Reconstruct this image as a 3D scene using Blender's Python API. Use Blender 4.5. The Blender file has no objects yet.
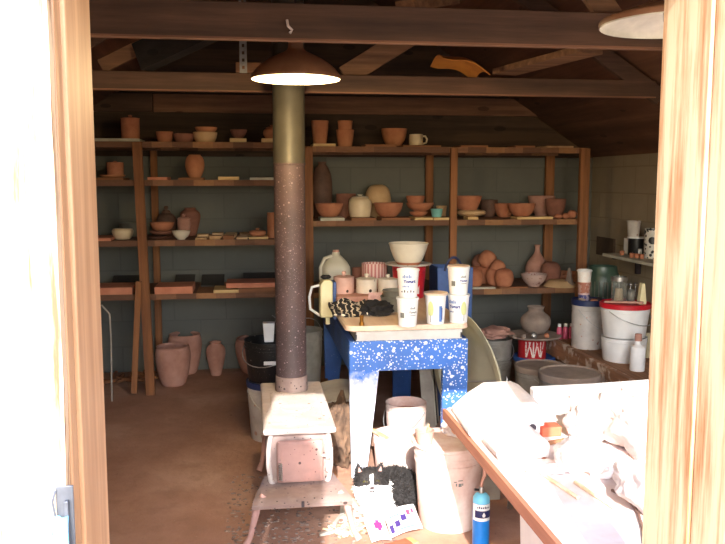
import bpy, math, random
from mathutils import Vector, Matrix, noise
random.seed(7)
R = math.radians
PI = math.pi
SC = bpy.context.scene
COL = SC.collection

# ------------------------------------------------------------------ camera
FPX, EYE = 800.0, 1.5
YAW, PITCH = R(8), math.atan(92 / 800)
CF = Vector((math.sin(YAW) * math.cos(PITCH), math.cos(YAW) * math.cos(PITCH), -math.sin(PITCH)))
CR = Vector((math.cos(YAW), -math.sin(YAW), 0))
CU = CR.cross(CF)
cam_d = bpy.data.cameras.new('camera')
cam_d.sensor_width = 36
cam_d.lens = 36 * FPX / 725
cam_d.clip_start = 0.05
cam = bpy.data.objects.new('camera', cam_d)
COL.objects.link(cam)
cam.matrix_world = Matrix(((CR.x, CU.x, -CF.x, 0), (CR.y, CU.y, -CF.y, 0), (CR.z, CU.z, -CF.z, EYE), (0, 0, 0, 1)))
SC.camera = cam


def ray(x, y):
    return CF + CR * ((x - 362.5) / FPX) - CU * ((y - 272) / FPX)


def atY(x, y, Y):
    d = ray(x, y)
    t = Y / d.y
    return Vector((d.x * t, Y, EYE + d.z * t))


def atZ(x, y, Z):
    d = ray(x, y)
    t = (Z - EYE) / d.z
    return Vector((d.x * t, d.y * t, Z))


# ------------------------------------------------------------------ materials
def lin(c):
    return tuple(((v / 255) / 12.92 if v <= 10 else (((v / 255) + 0.055) / 1.055) ** 2.4) for v in c) + (1,)


class NT:
    def __init__(s, name):
        s.m = bpy.data.materials.new(name)
        s.m.use_nodes = True
        s.t = s.m.node_tree
        s.b = s.t.nodes['Principled BSDF']
        s.co = s.n('ShaderNodeTexCoord').outputs['Object']

    def n(s, kind, **kw):
        n = s.t.nodes.new(kind)
        for k, v in kw.items():
            if k in n.inputs:
                if hasattr(v, 'node'):
                    s.t.links.new(v, n.inputs[k])
                else:
                    n.inputs[k].default_value = v
            else:
                setattr(n, k, v)
        return n

    def link(s, a, b):
        s.t.links.new(a, b)

    def scale(s, v, sc):
        return s.n('ShaderNodeVectorMath', operation='MULTIPLY').outputs[0] if False else s._vm(v, sc)

    def _vm(s, v, sc):
        n = s.t.nodes.new('ShaderNodeVectorMath')
        n.operation = 'MULTIPLY'
        s.link(v, n.inputs[0])
        n.inputs[1].default_value = sc
        return n.outputs[0]

    def math(s, op, a, b=0.0):
        n = s.t.nodes.new('ShaderNodeMath')
        n.operation = op
        for i, v in enumerate((a, b)):
            if hasattr(v, 'node'):
                s.link(v, n.inputs[i])
            else:
                n.inputs[i].default_value = v
        return n.outputs[0]

    def noise(s, scale, detail=4, vec=None, rough=0.6):
        n = s.t.nodes.new('ShaderNodeTexNoise')
        s.link(vec or s.co, n.inputs['Vector'])
        n.inputs['Scale'].default_value = scale
        n.inputs['Detail'].default_value = detail
        n.inputs['Roughness'].default_value = rough
        return n.outputs['Fac']

    def ramp(s, fac, stops, interp='LINEAR'):
        n = s.t.nodes.new('ShaderNodeValToRGB')
        n.color_ramp.interpolation = interp
        e = n.color_ramp.elements
        while len(e) < len(stops):
            e.new(0.5)
        for el, (p, c) in zip(e, stops):
            el.position = p
            el.color = lin(c) if len(c) == 3 else c
        s.link(fac, n.inputs[0])
        return n.outputs['Color']

    def mix(s, fac, a, b):
        n = s.t.nodes.new('ShaderNodeMix')
        n.data_type = 'RGBA'
        for i, v in ((0, fac), (6, a), (7, b)):
            if hasattr(v, 'node'):
                s.link(v, n.inputs[i])
            elif i == 0:
                n.inputs[0].default_value = v
            else:
                n.inputs[i].default_value = lin(v)
        return n.outputs[2]

    def color(s, c, rough=0.8, metal=0.0):
        if hasattr(c, 'node'):
            s.link(c, s.b.inputs['Base Color'])
        else:
            s.b.inputs['Base Color'].default_value = lin(c)
        s.b.inputs['Roughness'].default_value = rough
        s.b.inputs['Metallic'].default_value = metal
        return s

    def bump(s, h, dist=0.003, strength=0.6):
        n = s.t.nodes.new('ShaderNodeBump')
        n.inputs['Strength'].default_value = strength
        n.inputs['Distance'].default_value = dist
        s.link(h, n.inputs['Height'])
        s.link(n.outputs[0], s.b.inputs['Normal'])
        return s


def m_plain(name, c, c2=None, rough=0.8, scale=14, bump=0.0015, metal=0.0, spec=None):
    t = NT(name)
    c2 = c2 or tuple(int(v * 0.78) for v in c)
    f = t.noise(scale, 5)
    t.color(t.ramp(f, [(0.35, c2), (0.62, c)]), rough, metal)
    if bump:
        t.bump(t.noise(scale * 4, 4), bump)
    if spec is not None:
        t.b.inputs['Specular IOR Level'].default_value = spec
    return t.m


def m_wood(name, c, c2, axis=0, rough=0.75, grain=1.0, knots=True, st=(0.36, 0.5, 0.62)):
    """grain runs along the given object axis"""
    t = NT(name)
    sc = [26 * grain] * 3
    sc[axis] = 1.6 * grain
    v = t._vm(t.co, sc)
    f = t.noise(1.0, 6, v, 0.65)
    big = t.noise(2.3, 3)
    g = t.math('ADD', t.math('MULTIPLY', f, 0.75), t.math('MULTIPLY', big, 0.25))
    col = t.ramp(g, [(st[0], c2), (st[1], tuple((a + b) // 2 for a, b in zip(c, c2))), (st[2], c)])
    if knots:
        ks = [5.5] * 3
        ks[axis] = 2.2
        vo = t.t.nodes.new('ShaderNodeTexVoronoi')
        t.link(t._vm(t.co, ks), vo.inputs['Vector'])
        vo.inputs['Scale'].default_value = 1.0
        k = t.math('LESS_THAN', vo.outputs['Distance'], 0.11)
        k = t.math('MULTIPLY', k, 0.55)
        col = t.mix(k, col, tuple(int(x * 0.55) for x in c2))
    t.color(col, rough)
    t.bump(f, 0.002, 0.5)
    return t.m


def m_speck(name, base, spot, scale=60, thr=0.16, rough=0.6, second=None):
    """paint with spattered spots of another colour"""
    t = NT(name)
    vo = t.t.nodes.new('ShaderNodeTexVoronoi')
    t.link(t.co, vo.inputs['Vector'])
    vo.inputs['Scale'].default_value = scale
    sz = t.math('MULTIPLY', t.noise(9, 3), thr * 2)
    k = t.math('LESS_THAN', vo.outputs['Distance'], sz)
    vo2 = t.t.nodes.new('ShaderNodeTexVoronoi')
    t.link(t.co, vo2.inputs['Vector'])
    vo2.inputs['Scale'].default_value = scale * 0.33
    k2 = t.math('LESS_THAN', vo2.outputs['Distance'], thr * 0.9)
    col = t.ramp(t.noise(5, 4), [(0.35, tuple(int(v * 0.82) for v in base)), (0.65, base)])
    if second:
        col = t.mix(t.math('MULTIPLY', t.ramp(t.noise(7, 6), [(0.5, (0, 0, 0)), (0.62, (255, 255, 255))]), 0.45), col, second)
    col = t.mix(t.math('MAXIMUM', k, k2), col, spot)
    t.color(col, rough)
    t.bump(t.noise(70, 3), 0.001)
    return t.m


def m_emit(name, c, s):
    t = NT(name)
    t.color(c, 0.5)
    t.b.inputs['Emission Color'].default_value = lin(c)
    t.b.inputs['Emission Strength'].default_value = s
    return t.m


# ------------------------------------------------------------------ mesh building
class MB:
    def __init__(s):
        s.v, s.f = [], []

    def add(s, vs, fs):
        o = len(s.v)
        s.v += [Vector(p) for p in vs]
        s.f += [tuple(i + o for i in f) for f in fs]
        return s

    def box(s, lo, hi, M=None):
        x0, y0, z0 = lo
        x1, y1, z1 = hi
        vs = [Vector(p) for p in ((x0, y0, z0), (x1, y0, z0), (x1, y1, z0), (x0, y1, z0), (x0, y0, z1), (x1, y0, z1), (x1, y1, z1), (x0, y1, z1))]
        if M:
            vs = [M @ p for p in vs]
        return s.add(vs, [(0, 3, 2, 1), (4, 5, 6, 7), (0, 1, 5, 4), (1, 2, 6, 5), (2, 3, 7, 6), (3, 0, 4, 7)])

    def bar(s, p0, p1, w, h, up=(0, 0, 1)):
        """rectangular bar from p0 to p1, w across, h along up"""
        p0, p1 = Vector(p0), Vector(p1)
        d = (p1 - p0).normalized()
        up = Vector(up)
        if abs(d.dot(up)) > 0.98:
            up = Vector((0, 1, 0))
        sd = d.cross(up).normalized()
        u = sd.cross(d).normalized()
        vs = [p + sd * (a * w / 2) + u * (b * h / 2) for p in (p0, p1) for a, b in ((-1, -1), (1, -1), (1, 1), (-1, 1))]
        return s.add(vs, [(0, 3, 2, 1), (4, 5, 6, 7), (0, 1, 5, 4), (1, 2, 6, 5), (2, 3, 7, 6), (3, 0, 4, 7)])

    def lathe(s, prof, c=(0, 0, 0), seg=32, M=None, wob=0.0):
        c = Vector(c)
        vs, fs = [], []
        n = len(prof)
        for k in range(seg):
            a = 2 * PI * k / seg
            w = 1 + wob * math.sin(3 * a + 1)
            for r, z in prof:
                p = Vector((r * w * math.cos(a), r * w * math.sin(a), z))
                vs.append((M @ p if M else p) + c)
        for k in range(seg):
            k2 = (k + 1) % seg
            for i in range(n - 1):
                fs.append((k * n + i, k2 * n + i, k2 * n + i + 1, k * n + i + 1))
        return s.add(vs, fs)

    def tube(s, pts, r, seg=10, closed=False):
        pts = [Vector(p) for p in pts]
        n = len(pts)
        rr = r if isinstance(r, (list, tuple)) else [r] * n
        up = None
        base = len(s.v)
        for i, p in enumerate(pts):
            a = pts[(i - 1) % n] if (i > 0 or closed) else p
            b = pts[(i + 1) % n] if (i < n - 1 or closed) else p
            d = (b - a).normalized()
            if up is None:
                up = Vector((0, 0, 1)) if abs(d.z) < 0.9 else Vector((1, 0, 0))
            x = d.cross(up).normalized()
            up = x.cross(d).normalized()
            for k in range(seg):
                t = 2 * PI * k / seg
                s.v.append(p + (x * math.cos(t) + up * math.sin(t)) * rr[i])
        for i in range(n if closed else n - 1):
            j = (i + 1) % n
            for k in range(seg):
                k2 = (k + 1) % seg
                s.f.append((base + i * seg + k, base + i * seg + k2, base + j * seg + k2, base + j * seg + k))
        if not closed:
            s.f.append(tuple(base + k for k in reversed(range(seg))))
            s.f.append(tuple(base + (n - 1) * seg + k for k in range(seg)))
        return s

    def ball(s, c, r, seg=16, rings=10):
        r = r if isinstance(r, (tuple, list)) else (r, r, r)
        prof = [(math.sin(PI * i / rings), -math.cos(PI * i / rings)) for i in range(rings + 1)]
        prof[0] = (0.0, -1)
        prof[-1] = (0.0, 1)
        return s.lathe(prof, c, seg, Matrix.Diagonal(r))

    def prism(s, poly, lo, hi, axis='y'):
        """poly: 2-D points (x,z) for axis y, (y,z) for x, (x,y) for z"""
        n = len(poly)

        def P(a, b, t):
            return {'y': (a, t, b), 'x': (t, a, b), 'z': (a, b, t)}[axis]
        vs = [P(a, b, lo) for a, b in poly] + [P(a, b, hi) for a, b in poly]
        fs = [tuple(range(n)), tuple(range(2 * n - 1, n - 1, -1))] + [(i, i + n, (i + 1) % n + n, (i + 1) % n) for i in range(n)]
        return s.add(vs, fs)

    def sheet(s, fn, nu, nv, th=0.0):
        """grid surface fn(u,v), thickened by th along -normal"""
        P = [[Vector(fn(i / nu, j / nv)) for j in range(nv + 1)] for i in range(nu + 1)]
        def nrm(i, j):
            a = P[min(i + 1, nu)][j] - P[max(i - 1, 0)][j]
            b = P[i][min(j + 1, nv)] - P[i][max(j - 1, 0)]
            c = a.cross(b)
            return c.normalized() if c.length else Vector((0, 0, 1))
        o = len(s.v)
        w = nv + 1
        top = [P[i][j] for i in range(nu + 1) for j in range(w)]
        s.v += top
        idx = lambda i, j: o + i * w + j
        for i in range(nu):
            for j in range(nv):
                s.f.append((idx(i, j), idx(i + 1, j), idx(i + 1, j + 1), idx(i, j + 1)))
        if th:
            o2 = len(s.v)
            s.v += [P[i][j] - nrm(i, j) * th for i in range(nu + 1) for j in range(w)]
            id2 = lambda i, j: o2 + i * w + j
            for i in range(nu):
                for j in range(nv):
                    s.f.append((id2(i, j), id2(i, j + 1), id2(i + 1, j + 1), id2(i + 1, j)))
            for i in range(nu):
                s.f.append((idx(i, 0), id2(i, 0), id2(i + 1, 0), idx(i + 1, 0)))
                s.f.append((idx(i, nv), idx(i + 1, nv), id2(i + 1, nv), id2(i, nv)))
            for j in range(nv):
                s.f.append((idx(0, j), idx(0, j + 1), id2(0, j + 1), id2(0, j)))
                s.f.append((idx(nu, j), id2(nu, j), id2(nu, j + 1), idx(nu, j + 1)))
        return s

    def lump(s, c, r, seed=0, amp=0.25, freq=2.0, sub=4, flat=None, box=0.0, hh=1.15, oc=4):
        """noisy blob; flat = z below which it is cut flat; box>0 squares it off"""
        import bmesh
        bm = bmesh.new()
        bmesh.ops.create_icosphere(bm, subdivisions=sub, radius=1)
        c, r = Vector(c), Vector(r)
        off = Vector((seed * 7.3, seed * 3.1, seed * 5.7))
        vs = []
        for v in bm.verts:
            p = v.co.copy()
            if box:
                m = max(abs(p.x), abs(p.y), abs(p.z))
                p = p.lerp(p / m * 0.8, box)
            d = 1 + amp * (noise.fractal(v.co * freq + off, hh, 2.0, oc))
            q = Vector((p.x * r.x * d, p.y * r.y * d, p.z * r.z * d)) + c
            if flat is not None and q.z < flat:
                q.z = flat
            vs.append(q)
        fs = [tuple(v.index for v in f.verts) for f in bm.faces]
        bm.free()
        return s.add(vs, fs)

    def build(s, name, mat, parent=None, smooth=True, ang=38, bevel=0, loc=None):
        me = bpy.data.meshes.new(name)
        me.from_pydata([tuple(p) for p in s.v], [], s.f)
        me.validate()
        if smooth:
            me.polygons.foreach_set('use_smooth', [True] * len(me.polygons))
            me.set_sharp_from_angle(angle=R(ang))
        me.materials.append(mat)
        o = bpy.data.objects.new(name, me)
        COL.objects.link(o)
        if parent is not None:
            o.parent = parent
        if loc is not None:
            o.location = loc
        if bevel:
            b = o.modifiers.new('edge', 'BEVEL')
            b.width = bevel
            b.segments = 2
            b.limit_method = 'ANGLE'
            b.angle_limit = R(40)
        return o


def tag(o, label, cat, group=None, kind=None):
    o['label'] = label
    o['category'] = cat
    if group:
        o['group'] = group
    if kind:
        o['kind'] = kind
    return o


def thing(name, label, cat, loc=(0, 0, 0), rz=0.0, group=None):
    o = bpy.data.objects.new(name, None)
    o.empty_display_size = 0.05
    COL.objects.link(o)
    o.location = loc
    o.rotation_euler = (0, 0, rz)
    return tag(o, label, cat, group)


def struct(o, label=None):
    o['kind'] = 'structure'
    if label:
        o['label'] = label
    return o


def copy_tree(o, parent=None):
    c = o.copy()
    COL.objects.link(c)
    if parent is not None:
        c.parent = parent
    for ch in list(o.children):
        copy_tree(ch, c)
    return c


def circle(r, z, n=24, c=(0, 0), a0=0.0, a1=2 * PI):
    full = abs(a1 - a0 - 2 * PI) < 1e-6
    return [(c[0] + r * math.cos(a0 + (a1 - a0) * i / (n if full else n - 1)), c[1] + r * math.sin(a0 + (a1 - a0) * i / (n if full else n - 1)), z) for i in range(n)]


# ------------------------------------------------------------------ vessel profiles (r, z in 0..1)
PROF = {
    'bowl': [(0.42, 0), (0.46, 0.07), (0.44, 0.1), (0.66, 0.28), (0.84, 0.52), (0.95, 0.8), (1, 1)],
    'deepbowl': [(0.5, 0), (0.62, 0.1), (0.82, 0.35), (0.94, 0.68), (1, 1)],
    'widebowl': [(0.62, 0), (0.66, 0.05), (0.78, 0.3), (0.9, 0.65), (0.97, 0.93), (1, 0.95), (1, 1)],
    'dish': [(0.7, 0), (0.85, 0.25), (0.97, 0.7), (1, 1)],
    'cyl': [(0.94, 0), (1, 0.05), (1, 0.93), (0.97, 1)],
    'cup': [(0.72, 0), (0.76, 0.04), (0.86, 0.45), (0.96, 0.9), (1, 1)],
    'mug': [(0.88, 0), (0.97, 0.08), (1, 0.5), (0.95, 1)],
    'round': [(0.55, 0), (0.72, 0.1), (0.93, 0.34), (1, 0.55), (0.95, 0.76), (0.78, 0.92), (0.62, 0.97), (0.64, 1)],
    'globe': [(0.5, 0), (0.8, 0.12), (0.97, 0.36), (1, 0.55), (0.9, 0.8), (0.66, 0.95), (0.4, 1)],
    'barrel': [(0.8, 0), (0.88, 0.05), (0.98, 0.35), (1, 0.6), (0.95, 0.85), (0.8, 0.97), (0.7, 1)],
    'crock': [(0.6, 0), (0.72, 0.08), (0.9, 0.38), (1, 0.72), (0.97, 0.9), (0.9, 0.97), (0.93, 1)],
    'neckjar': [(0.6, 0), (0.85, 0.15), (1, 0.4), (0.9, 0.62), (0.58, 0.78), (0.5, 0.88), (0.58, 1)],
    'urn': [(0.5, 0), (0.6, 0.08), (0.82, 0.35), (1, 0.66), (0.93, 0.83), (0.6, 0.93), (0.52, 0.96), (0.62, 1)],
    'bottle': [(0.7, 0), (0.85, 0.06), (1, 0.28), (0.86, 0.5), (0.46, 0.68), (0.24, 0.8), (0.2, 0.93), (0.28, 1)],
    'tallvase': [(0.7, 0), (0.78, 0.05), (0.98, 0.35), (1, 0.6), (0.85, 0.8), (0.5, 0.93), (0.38, 0.96), (0.45, 1)],
    'tumbler': [(0.7, 0), (0.75, 0.03), (0.9, 0.5), (0.97, 0.9), (1, 0.92), (1, 1)],
    'bucket': [(0.86, 0), (0.88, 0.02), (0.95, 0.62), (0.96, 0.74)],
}


def smooth_prof(p, n=4):
    if len(p) < 3:
        return p
    out = []
    for i in range(len(p) - 1):
        p0 = p[max(i - 1, 0)]
        p1, p2 = p[i], p[i + 1]
        p3 = p[min(i + 2, len(p) - 1)]
        for k in range(n):
            t = k / n
            q = []
            for a in range(2):
                m1 = (p2[a] - p0[a]) / 2
                m2 = (p3[a] - p1[a]) / 2
                q.append((2 * t ** 3 - 3 * t ** 2 + 1) * p1[a] + (t ** 3 - 2 * t ** 2 + t) * m1 + (-2 * t ** 3 + 3 * t ** 2) * p2[a] + (t ** 3 - t ** 2) * m2)
            out.append((max(q[0], 0.001), q[1]))
    out.append(p[-1])
    return out


def hollow(prof, r, h, wall=0.006, sm=True):
    P = smooth_prof(PROF[prof] if isinstance(prof, str) else prof, 3) if sm else PROF[prof]
    outer = [(a * r, b * h) for a, b in P]
    inner = [(max(a - wall, 0.002), max(b, wall * 1.3)) for a, b in reversed(outer)]
    res = [(0.0, 0.0)] + outer + [(max(outer[-1][0] - wall * 0.4, 0.002), outer[-1][1] + wall * 0.3)] + inner + [(0.0, wall * 1.3)]
    return res


def wrapmap(p, Rfn):
    """point (s along circumference, z height, lift) -> on a cup wall whose front faces -Y"""
    s_, z_, l_ = p
    r = Rfn(z_)
    a = -PI / 2 + s_ / r
    return Vector(((r + l_) * math.cos(a), (r + l_) * math.sin(a), z_))


def lettering(text, size, mat, parent, s0, z0, Rfn, lift=0.0007, name='lettering', bold=0.0, squash=1.0):
    cu = bpy.data.curves.new('tmp_text', 'FONT')
    cu.body = text
    cu.size = size
    cu.align_x = 'CENTER'
    cu.offset = bold
    ob = bpy.data.objects.new('tmp_text', cu)
    COL.objects.link(ob)
    bpy.context.view_layer.update()
    me = bpy.data.meshes.new_from_object(ob.evaluated_get(bpy.context.evaluated_depsgraph_get()))
    bpy.data.objects.remove(ob)
    bpy.data.curves.remove(cu)
    for v in me.vertices:
        v.co = wrapmap((v.co.x * squash + s0, v.co.y + z0, lift), Rfn)
    me.name = name
    me.materials.clear()
    me.materials.append(mat)
    o = bpy.data.objects.new(name, me)
    COL.objects.link(o)
    o.parent = parent
    return o


def patch(name, mat, parent, s0, s1, z0, z1, Rfn, lift=0.0006, shape=None):
    """thin printed patch wrapped on a cup; shape(u)->half width for ovals"""
    mb = MB()
    n = 10

    def fn(u, v):
        z = z0 + (z1 - z0) * u
        if shape:
            k = shape(u)
            c = (s0 + s1) / 2
            s = c + (v - 0.5) * (s1 - s0) * k
        else:
            s = s0 + (s1 - s0) * v
        return wrapmap((s, z, lift), Rfn)
    mb.sheet(fn, n, 8, 0.0004)
    return mb.build(name, mat, parent)


def worn_print(mat, parent, s0, z0, w, h, Rfn, n=5, lift=0.0007):
    """an unreadable printed word: a run of short strokes"""
    for i in range(n):
        a = s0 - w / 2 + w * i / n
        k = (0.7, 1.0, 0.75, 0.75, 1.0, 0.7)[i % 6]
        patch('print_stroke', mat, parent, a, a + w / n * 0.62, z0, z0 + h * k, Rfn, lift)
# ------------------------------------------------------------------ the materials of the place
def m_block(name, c, c2, mortar, swap):
    t = NT(name)
    sep = t.n('ShaderNodeSeparateXYZ')
    t.link(t.co, sep.inputs[0])
    cmb = t.n('ShaderNodeCombineXYZ')
    t.link(sep.outputs['Y' if swap else 'X'], cmb.inputs[0])
    t.link(sep.outputs['Z'], cmb.inputs[1])
    br = t.n('ShaderNodeTexBrick')
    t.link(cmb.outputs[0], br.inputs['Vector'])
    br.inputs['Scale'].default_value = 1
    br.inputs['Brick Width'].default_value = 0.4
    br.inputs['Row Height'].default_value = 0.2
    br.inputs['Mortar Size'].default_value = 0.006
    br.inputs['Mortar Smooth'].default_value = 0.5
    br.inputs['Color1'].default_value = lin(c)
    br.inputs['Color2'].default_value = lin(c2)
    br.inputs['Mortar'].default_value = lin(mortar)
    col = t.mix(t.math('MULTIPLY', t.noise(3.5, 6), 0.6), br.outputs['Color'], tuple(int(v * 0.7) for v in c))
    t.color(col, 0.9)
    t.bump(t.math('ADD', t.math('MULTIPLY', br.outputs['Fac'], -1.0), t.math('MULTIPLY', t.noise(60, 4), 0.5)), 0.002)
    return t.m


M = {}
M['block_green'] = m_block('painted grey green block', (116, 117, 110), (112, 113, 106), (107, 108, 102), False)
M['block_tan'] = m_block('tan block', (178, 160, 134), (172, 154, 128), (156, 138, 114), True)
t = NT('dusty clay floor')
f1, f2 = t.noise(1.7, 7), t.noise(9, 6)
c = t.ramp(f1, [(0.36, (152, 112, 90)), (0.52, (168, 128, 106)), (0.66, (182, 146, 124))])
c = t.mix(t.math('MULTIPLY', t.ramp(f2, [(0.5, (0, 0, 0)), (0.7, (255, 255, 255))]), 0.5), c, (142, 106, 86))
c = t.mix(t.ramp(t.noise(38, 3), [(0.70, (0, 0, 0)), (0.76, (200, 200, 200))]), c, (205, 180, 165))
c = t.mix(t.ramp(t.noise(24, 4), [(0.24, (220, 220, 220)), (0.32, (0, 0, 0))]), c, (70, 48, 40))
t.color(c, 0.9).bump(t.noise(22, 7), 0.012)
M['floor'] = t.m
t = NT('sandy yard')
t.color(t.ramp(t.noise(2, 8), [(0.35, (150, 128, 100)), (0.65, (190, 168, 138))]), 0.95).bump(t.noise(30, 6), 0.02)
M['yard'] = t.m
M['ply'] = m_wood('roof plywood', (122, 84, 60), (84, 55, 40), 1, 0.85, 0.35)
M['beam'] = m_wood('old rough pine beam', (108, 80, 63), (70, 52, 42), 0, 0.85, 0.8)
M['beam_edge'] = m_wood('fresh sawn beam', (150, 108, 80), (112, 78, 58), 0, 0.8)
M['shelf_wood'] = m_wood('shelf post pine', (156, 104, 64), (112, 70, 42), 2, 0.8)
M['web_wood'] = m_wood('truss web wood', (150, 112, 80), (104, 74, 54), 0, 0.85)
# shelf slats: strips run front to back, each with its own tone
t = NT('shelf slats')
sep = t.n('ShaderNodeSeparateXYZ')
t.link(t.co, sep.inputs[0])
cell = t.math('FLOOR', t.math('MULTIPLY', sep.outputs['X'], 7.3))
wn = t.n('ShaderNodeTexWhiteNoise', noise_dimensions='1D')
t.link(cell, wn.inputs['W'])
grain = t.noise(1, 5, t._vm(t.co, (40, 2, 40)))
c = t.ramp(wn.outputs['Value'], [(0.0, (116, 82, 62)), (0.3, (136, 96, 70)), (0.55, (152, 110, 80)), (0.8, (170, 124, 84)), (1.0, (206, 164, 104))], 'CONSTANT')
c = t.mix(t.math('MULTIPLY', grain, 0.6), c, (92, 58, 40))
t.color(c, 0.8).bump(grain, 0.002)
M['slat'] = t.m
M['gable'] = m_wood('dark gable boards', (92, 72, 56), (60, 47, 38), 0, 0.9, 0.5)
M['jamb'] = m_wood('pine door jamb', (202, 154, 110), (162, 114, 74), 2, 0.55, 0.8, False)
M['bleached'] = m_wood('sun bleached pine with reddish grain', (208, 176, 138), (120, 74, 44), 2, 0.6, 2.4, False, (0.39, 0.44, 0.49))
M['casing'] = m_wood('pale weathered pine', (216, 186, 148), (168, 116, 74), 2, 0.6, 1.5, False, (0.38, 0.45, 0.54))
M['bench_wood'] = m_wood('bench timber', (150, 106, 72), (104, 70, 48), 1, 0.85)
t = NT('clay splashed bench edge')
w = t.ramp(t.noise(1, 5, t._vm(t.co, (20, 2, 20))), [(0.35, (124, 86, 62)), (0.65, (168, 122, 88))])
c = t.mix(t.ramp(t.noise(11, 7), [(0.52, (0, 0, 0)), (0.62, (255, 255, 255))]), w, (206, 186, 170))
t.color(c, 0.9).bump(t.noise(20, 5), 0.004)
M['bench_edge'] = t.m
M['terra'] = m_plain('bisque terracotta', (186, 124, 92), (162, 100, 74), 0.85, 9)
M['terra_b'] = m_plain('orange bisque', (198, 136, 98), (176, 112, 78), 0.85, 7)
M['terra_dk'] = m_plain('dark red clay', (150, 100, 82), (126, 82, 68), 0.85, 9)
M['terra_pk'] = m_plain('pinkish dry clay', (196, 150, 134), (172, 124, 108), 0.9, 7)
M['clay_gr'] = m_plain('greyish unfired clay', (150, 134, 122), (126, 110, 100), 0.9, 9)
M['brownpot'] = m_plain('brown stoneware', (112, 82, 68), (86, 62, 52), 0.7, 9)
M['cream'] = m_plain('cream glaze', (226, 206, 172), (206, 184, 150), 0.45, 6)
M['offwhite'] = m_plain('off white glaze', (230, 222, 204), (214, 204, 186), 0.4, 6)
M['tan_glaze'] = m_plain('pale tan bisque', (214, 180, 138), (196, 160, 118), 0.7, 6)
M['greyglaze'] = m_plain('grey glaze', (128, 126, 116), (104, 102, 94), 0.5, 8)
M['teal'] = m_plain('pale blue green glaze', (130, 190, 186), (104, 166, 164), 0.35, 8)
M['greenglaze'] = m_plain('dark green glaze', (70, 92, 78), (52, 72, 62), 0.35, 8)
M['dotwhite'] = m_speck('cream glaze with dark dots', (236, 224, 208), (52, 40, 36), 24, 0.2, 0.4)
M['dotpink'] = m_speck('pink glaze with dark dots', (220, 176, 162), (56, 40, 36), 24, 0.2, 0.5)
M['lattice'] = m_speck('pale bowl with lattice dots', (206, 176, 166), (150, 104, 96), 42, 0.2, 0.6)
M['spotcow'] = m_speck('white enamel with black spots', (232, 226, 214), (24, 22, 24), 38, 0.36, 0.4)
M['board_lt'] = m_wood('pale ware board', (224, 194, 140), (190, 152, 100), 0, 0.8, 0.8, False)
M['board_dk'] = m_wood('brown ware board', (150, 100, 66), (114, 74, 48), 0, 0.8, 0.8, False)
M['board_gr'] = m_plain('grey shelf board', (196, 192, 176), (170, 166, 150), 0.85, 9)
M['slab_pink'] = m_plain('pink clay slab', (212, 142, 112), (190, 118, 90), 0.9, 6)
M['dark_board'] = m_plain('dark plaster board', (66, 62, 58), (48, 46, 42), 0.85, 5)
M['blackplank'] = m_wood('soot black plank', (44, 38, 34), (30, 26, 23), 0, 0.9)
M['tile'] = m_plain('buff test tile', (190, 156, 116), (160, 122, 88), 0.85, 16)
M['whitepl'] = m_plain('white plastic', (236, 236, 234), (224, 223, 221), 0.45, 5, 0.0006)
M['dustpl'] = m_speck('dusty white plastic', (214, 206, 198), (176, 140, 124), 26, 0.14, 0.6)
M['pinkdust'] = m_plain('clay smeared white plastic', (226, 208, 200), (200, 164, 150), 0.7, 6)
M['greypl'] = m_plain('grey dusty plastic', (150, 146, 138), (122, 118, 110), 0.6, 7)
M['blackpl'] = m_speck('black plastic', (26, 26, 28), (120, 112, 108), 60, 0.1, 0.4)
M['bluepl'] = m_plain('blue plastic', (50, 86, 150), (40, 68, 124), 0.45, 6, 0.0006)
M['navypl'] = m_plain('navy lid plastic', (34, 48, 92), (24, 34, 70), 0.5, 8, 0.0006)
M['redpl'] = m_plain('red plastic', (208, 36, 50), (178, 26, 40), 0.4, 6, 0.0006)
M['redtin'] = m_plain('red tin', (190, 40, 44), (160, 28, 34), 0.4, 6, 0.0006)
M['whiteprint'] = m_speck('white print', (226, 216, 206), (190, 60, 56), 60, 0.24, 0.5)
M['bluepaint'] = m_speck('blue paint spattered with slip', (58, 112, 196), (214, 220, 230), 72, 0.24, 0.55)
M['bluepaint_plain'] = m_speck('plain blue paint', (50, 100, 180), (160, 178, 206), 40, 0.07, 0.55)
M['apron'] = m_plain('grey white apron board', (202, 198, 190), (182, 178, 170), 0.7, 6)
M['tabletop'] = m_wood('clay stained table top', (230, 206, 182), (212, 178, 152), 1, 0.7, 0.5, False)
M['worktop'] = m_plain('clay dusted work top', (226, 212, 206), (210, 188, 178), 0.85, 5, 0.003)
M['brownedge'] = m_wood('brown board edge', (172, 112, 84), (140, 84, 62), 1, 0.85, 0.8, False)
M['plaster'] = m_plain('white plaster', (226, 216, 210), (206, 190, 182), 0.9, 7, 0.004)
M['sack'] = m_plain('pale sack cloth', (218, 206, 200), (196, 176, 168), 0.9, 9, 0.004)
M['cloth'] = m_plain('white rag', (226, 214, 206), (204, 182, 172), 0.95, 12, 0.004)
M['darkcloth'] = m_plain('black cloth', (34, 32, 34), (22, 20, 22), 0.95, 12, 0.003)
M['brownrag'] = m_plain('brown sacking', (112, 86, 66), (72, 54, 42), 0.95, 9, 0.006)
M['pinkpaper'] = m_plain('pink printed paper', (226, 190, 182), (200, 156, 150), 0.8, 22, 0.0005)
M['paper'] = m_plain('paper', (236, 232, 232), (224, 218, 220), 0.8, 5, 0.0004)
M['magenta'] = m_plain('pink print', (214, 50, 130), None, 0.8, 5, 0)
M['purple'] = m_plain('purple print', (58, 34, 110), None, 0.8, 5, 0)
M['rose'] = m_plain('rose print', (190, 56, 96), None, 0.8, 5, 0)
M['news'] = m_speck('newsprint', (206, 196, 178), (120, 96, 84), 34, 0.22, 0.9)
M['ink'] = m_plain('blue ink', (34, 62, 150), None, 0.6, 5, 0)
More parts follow.
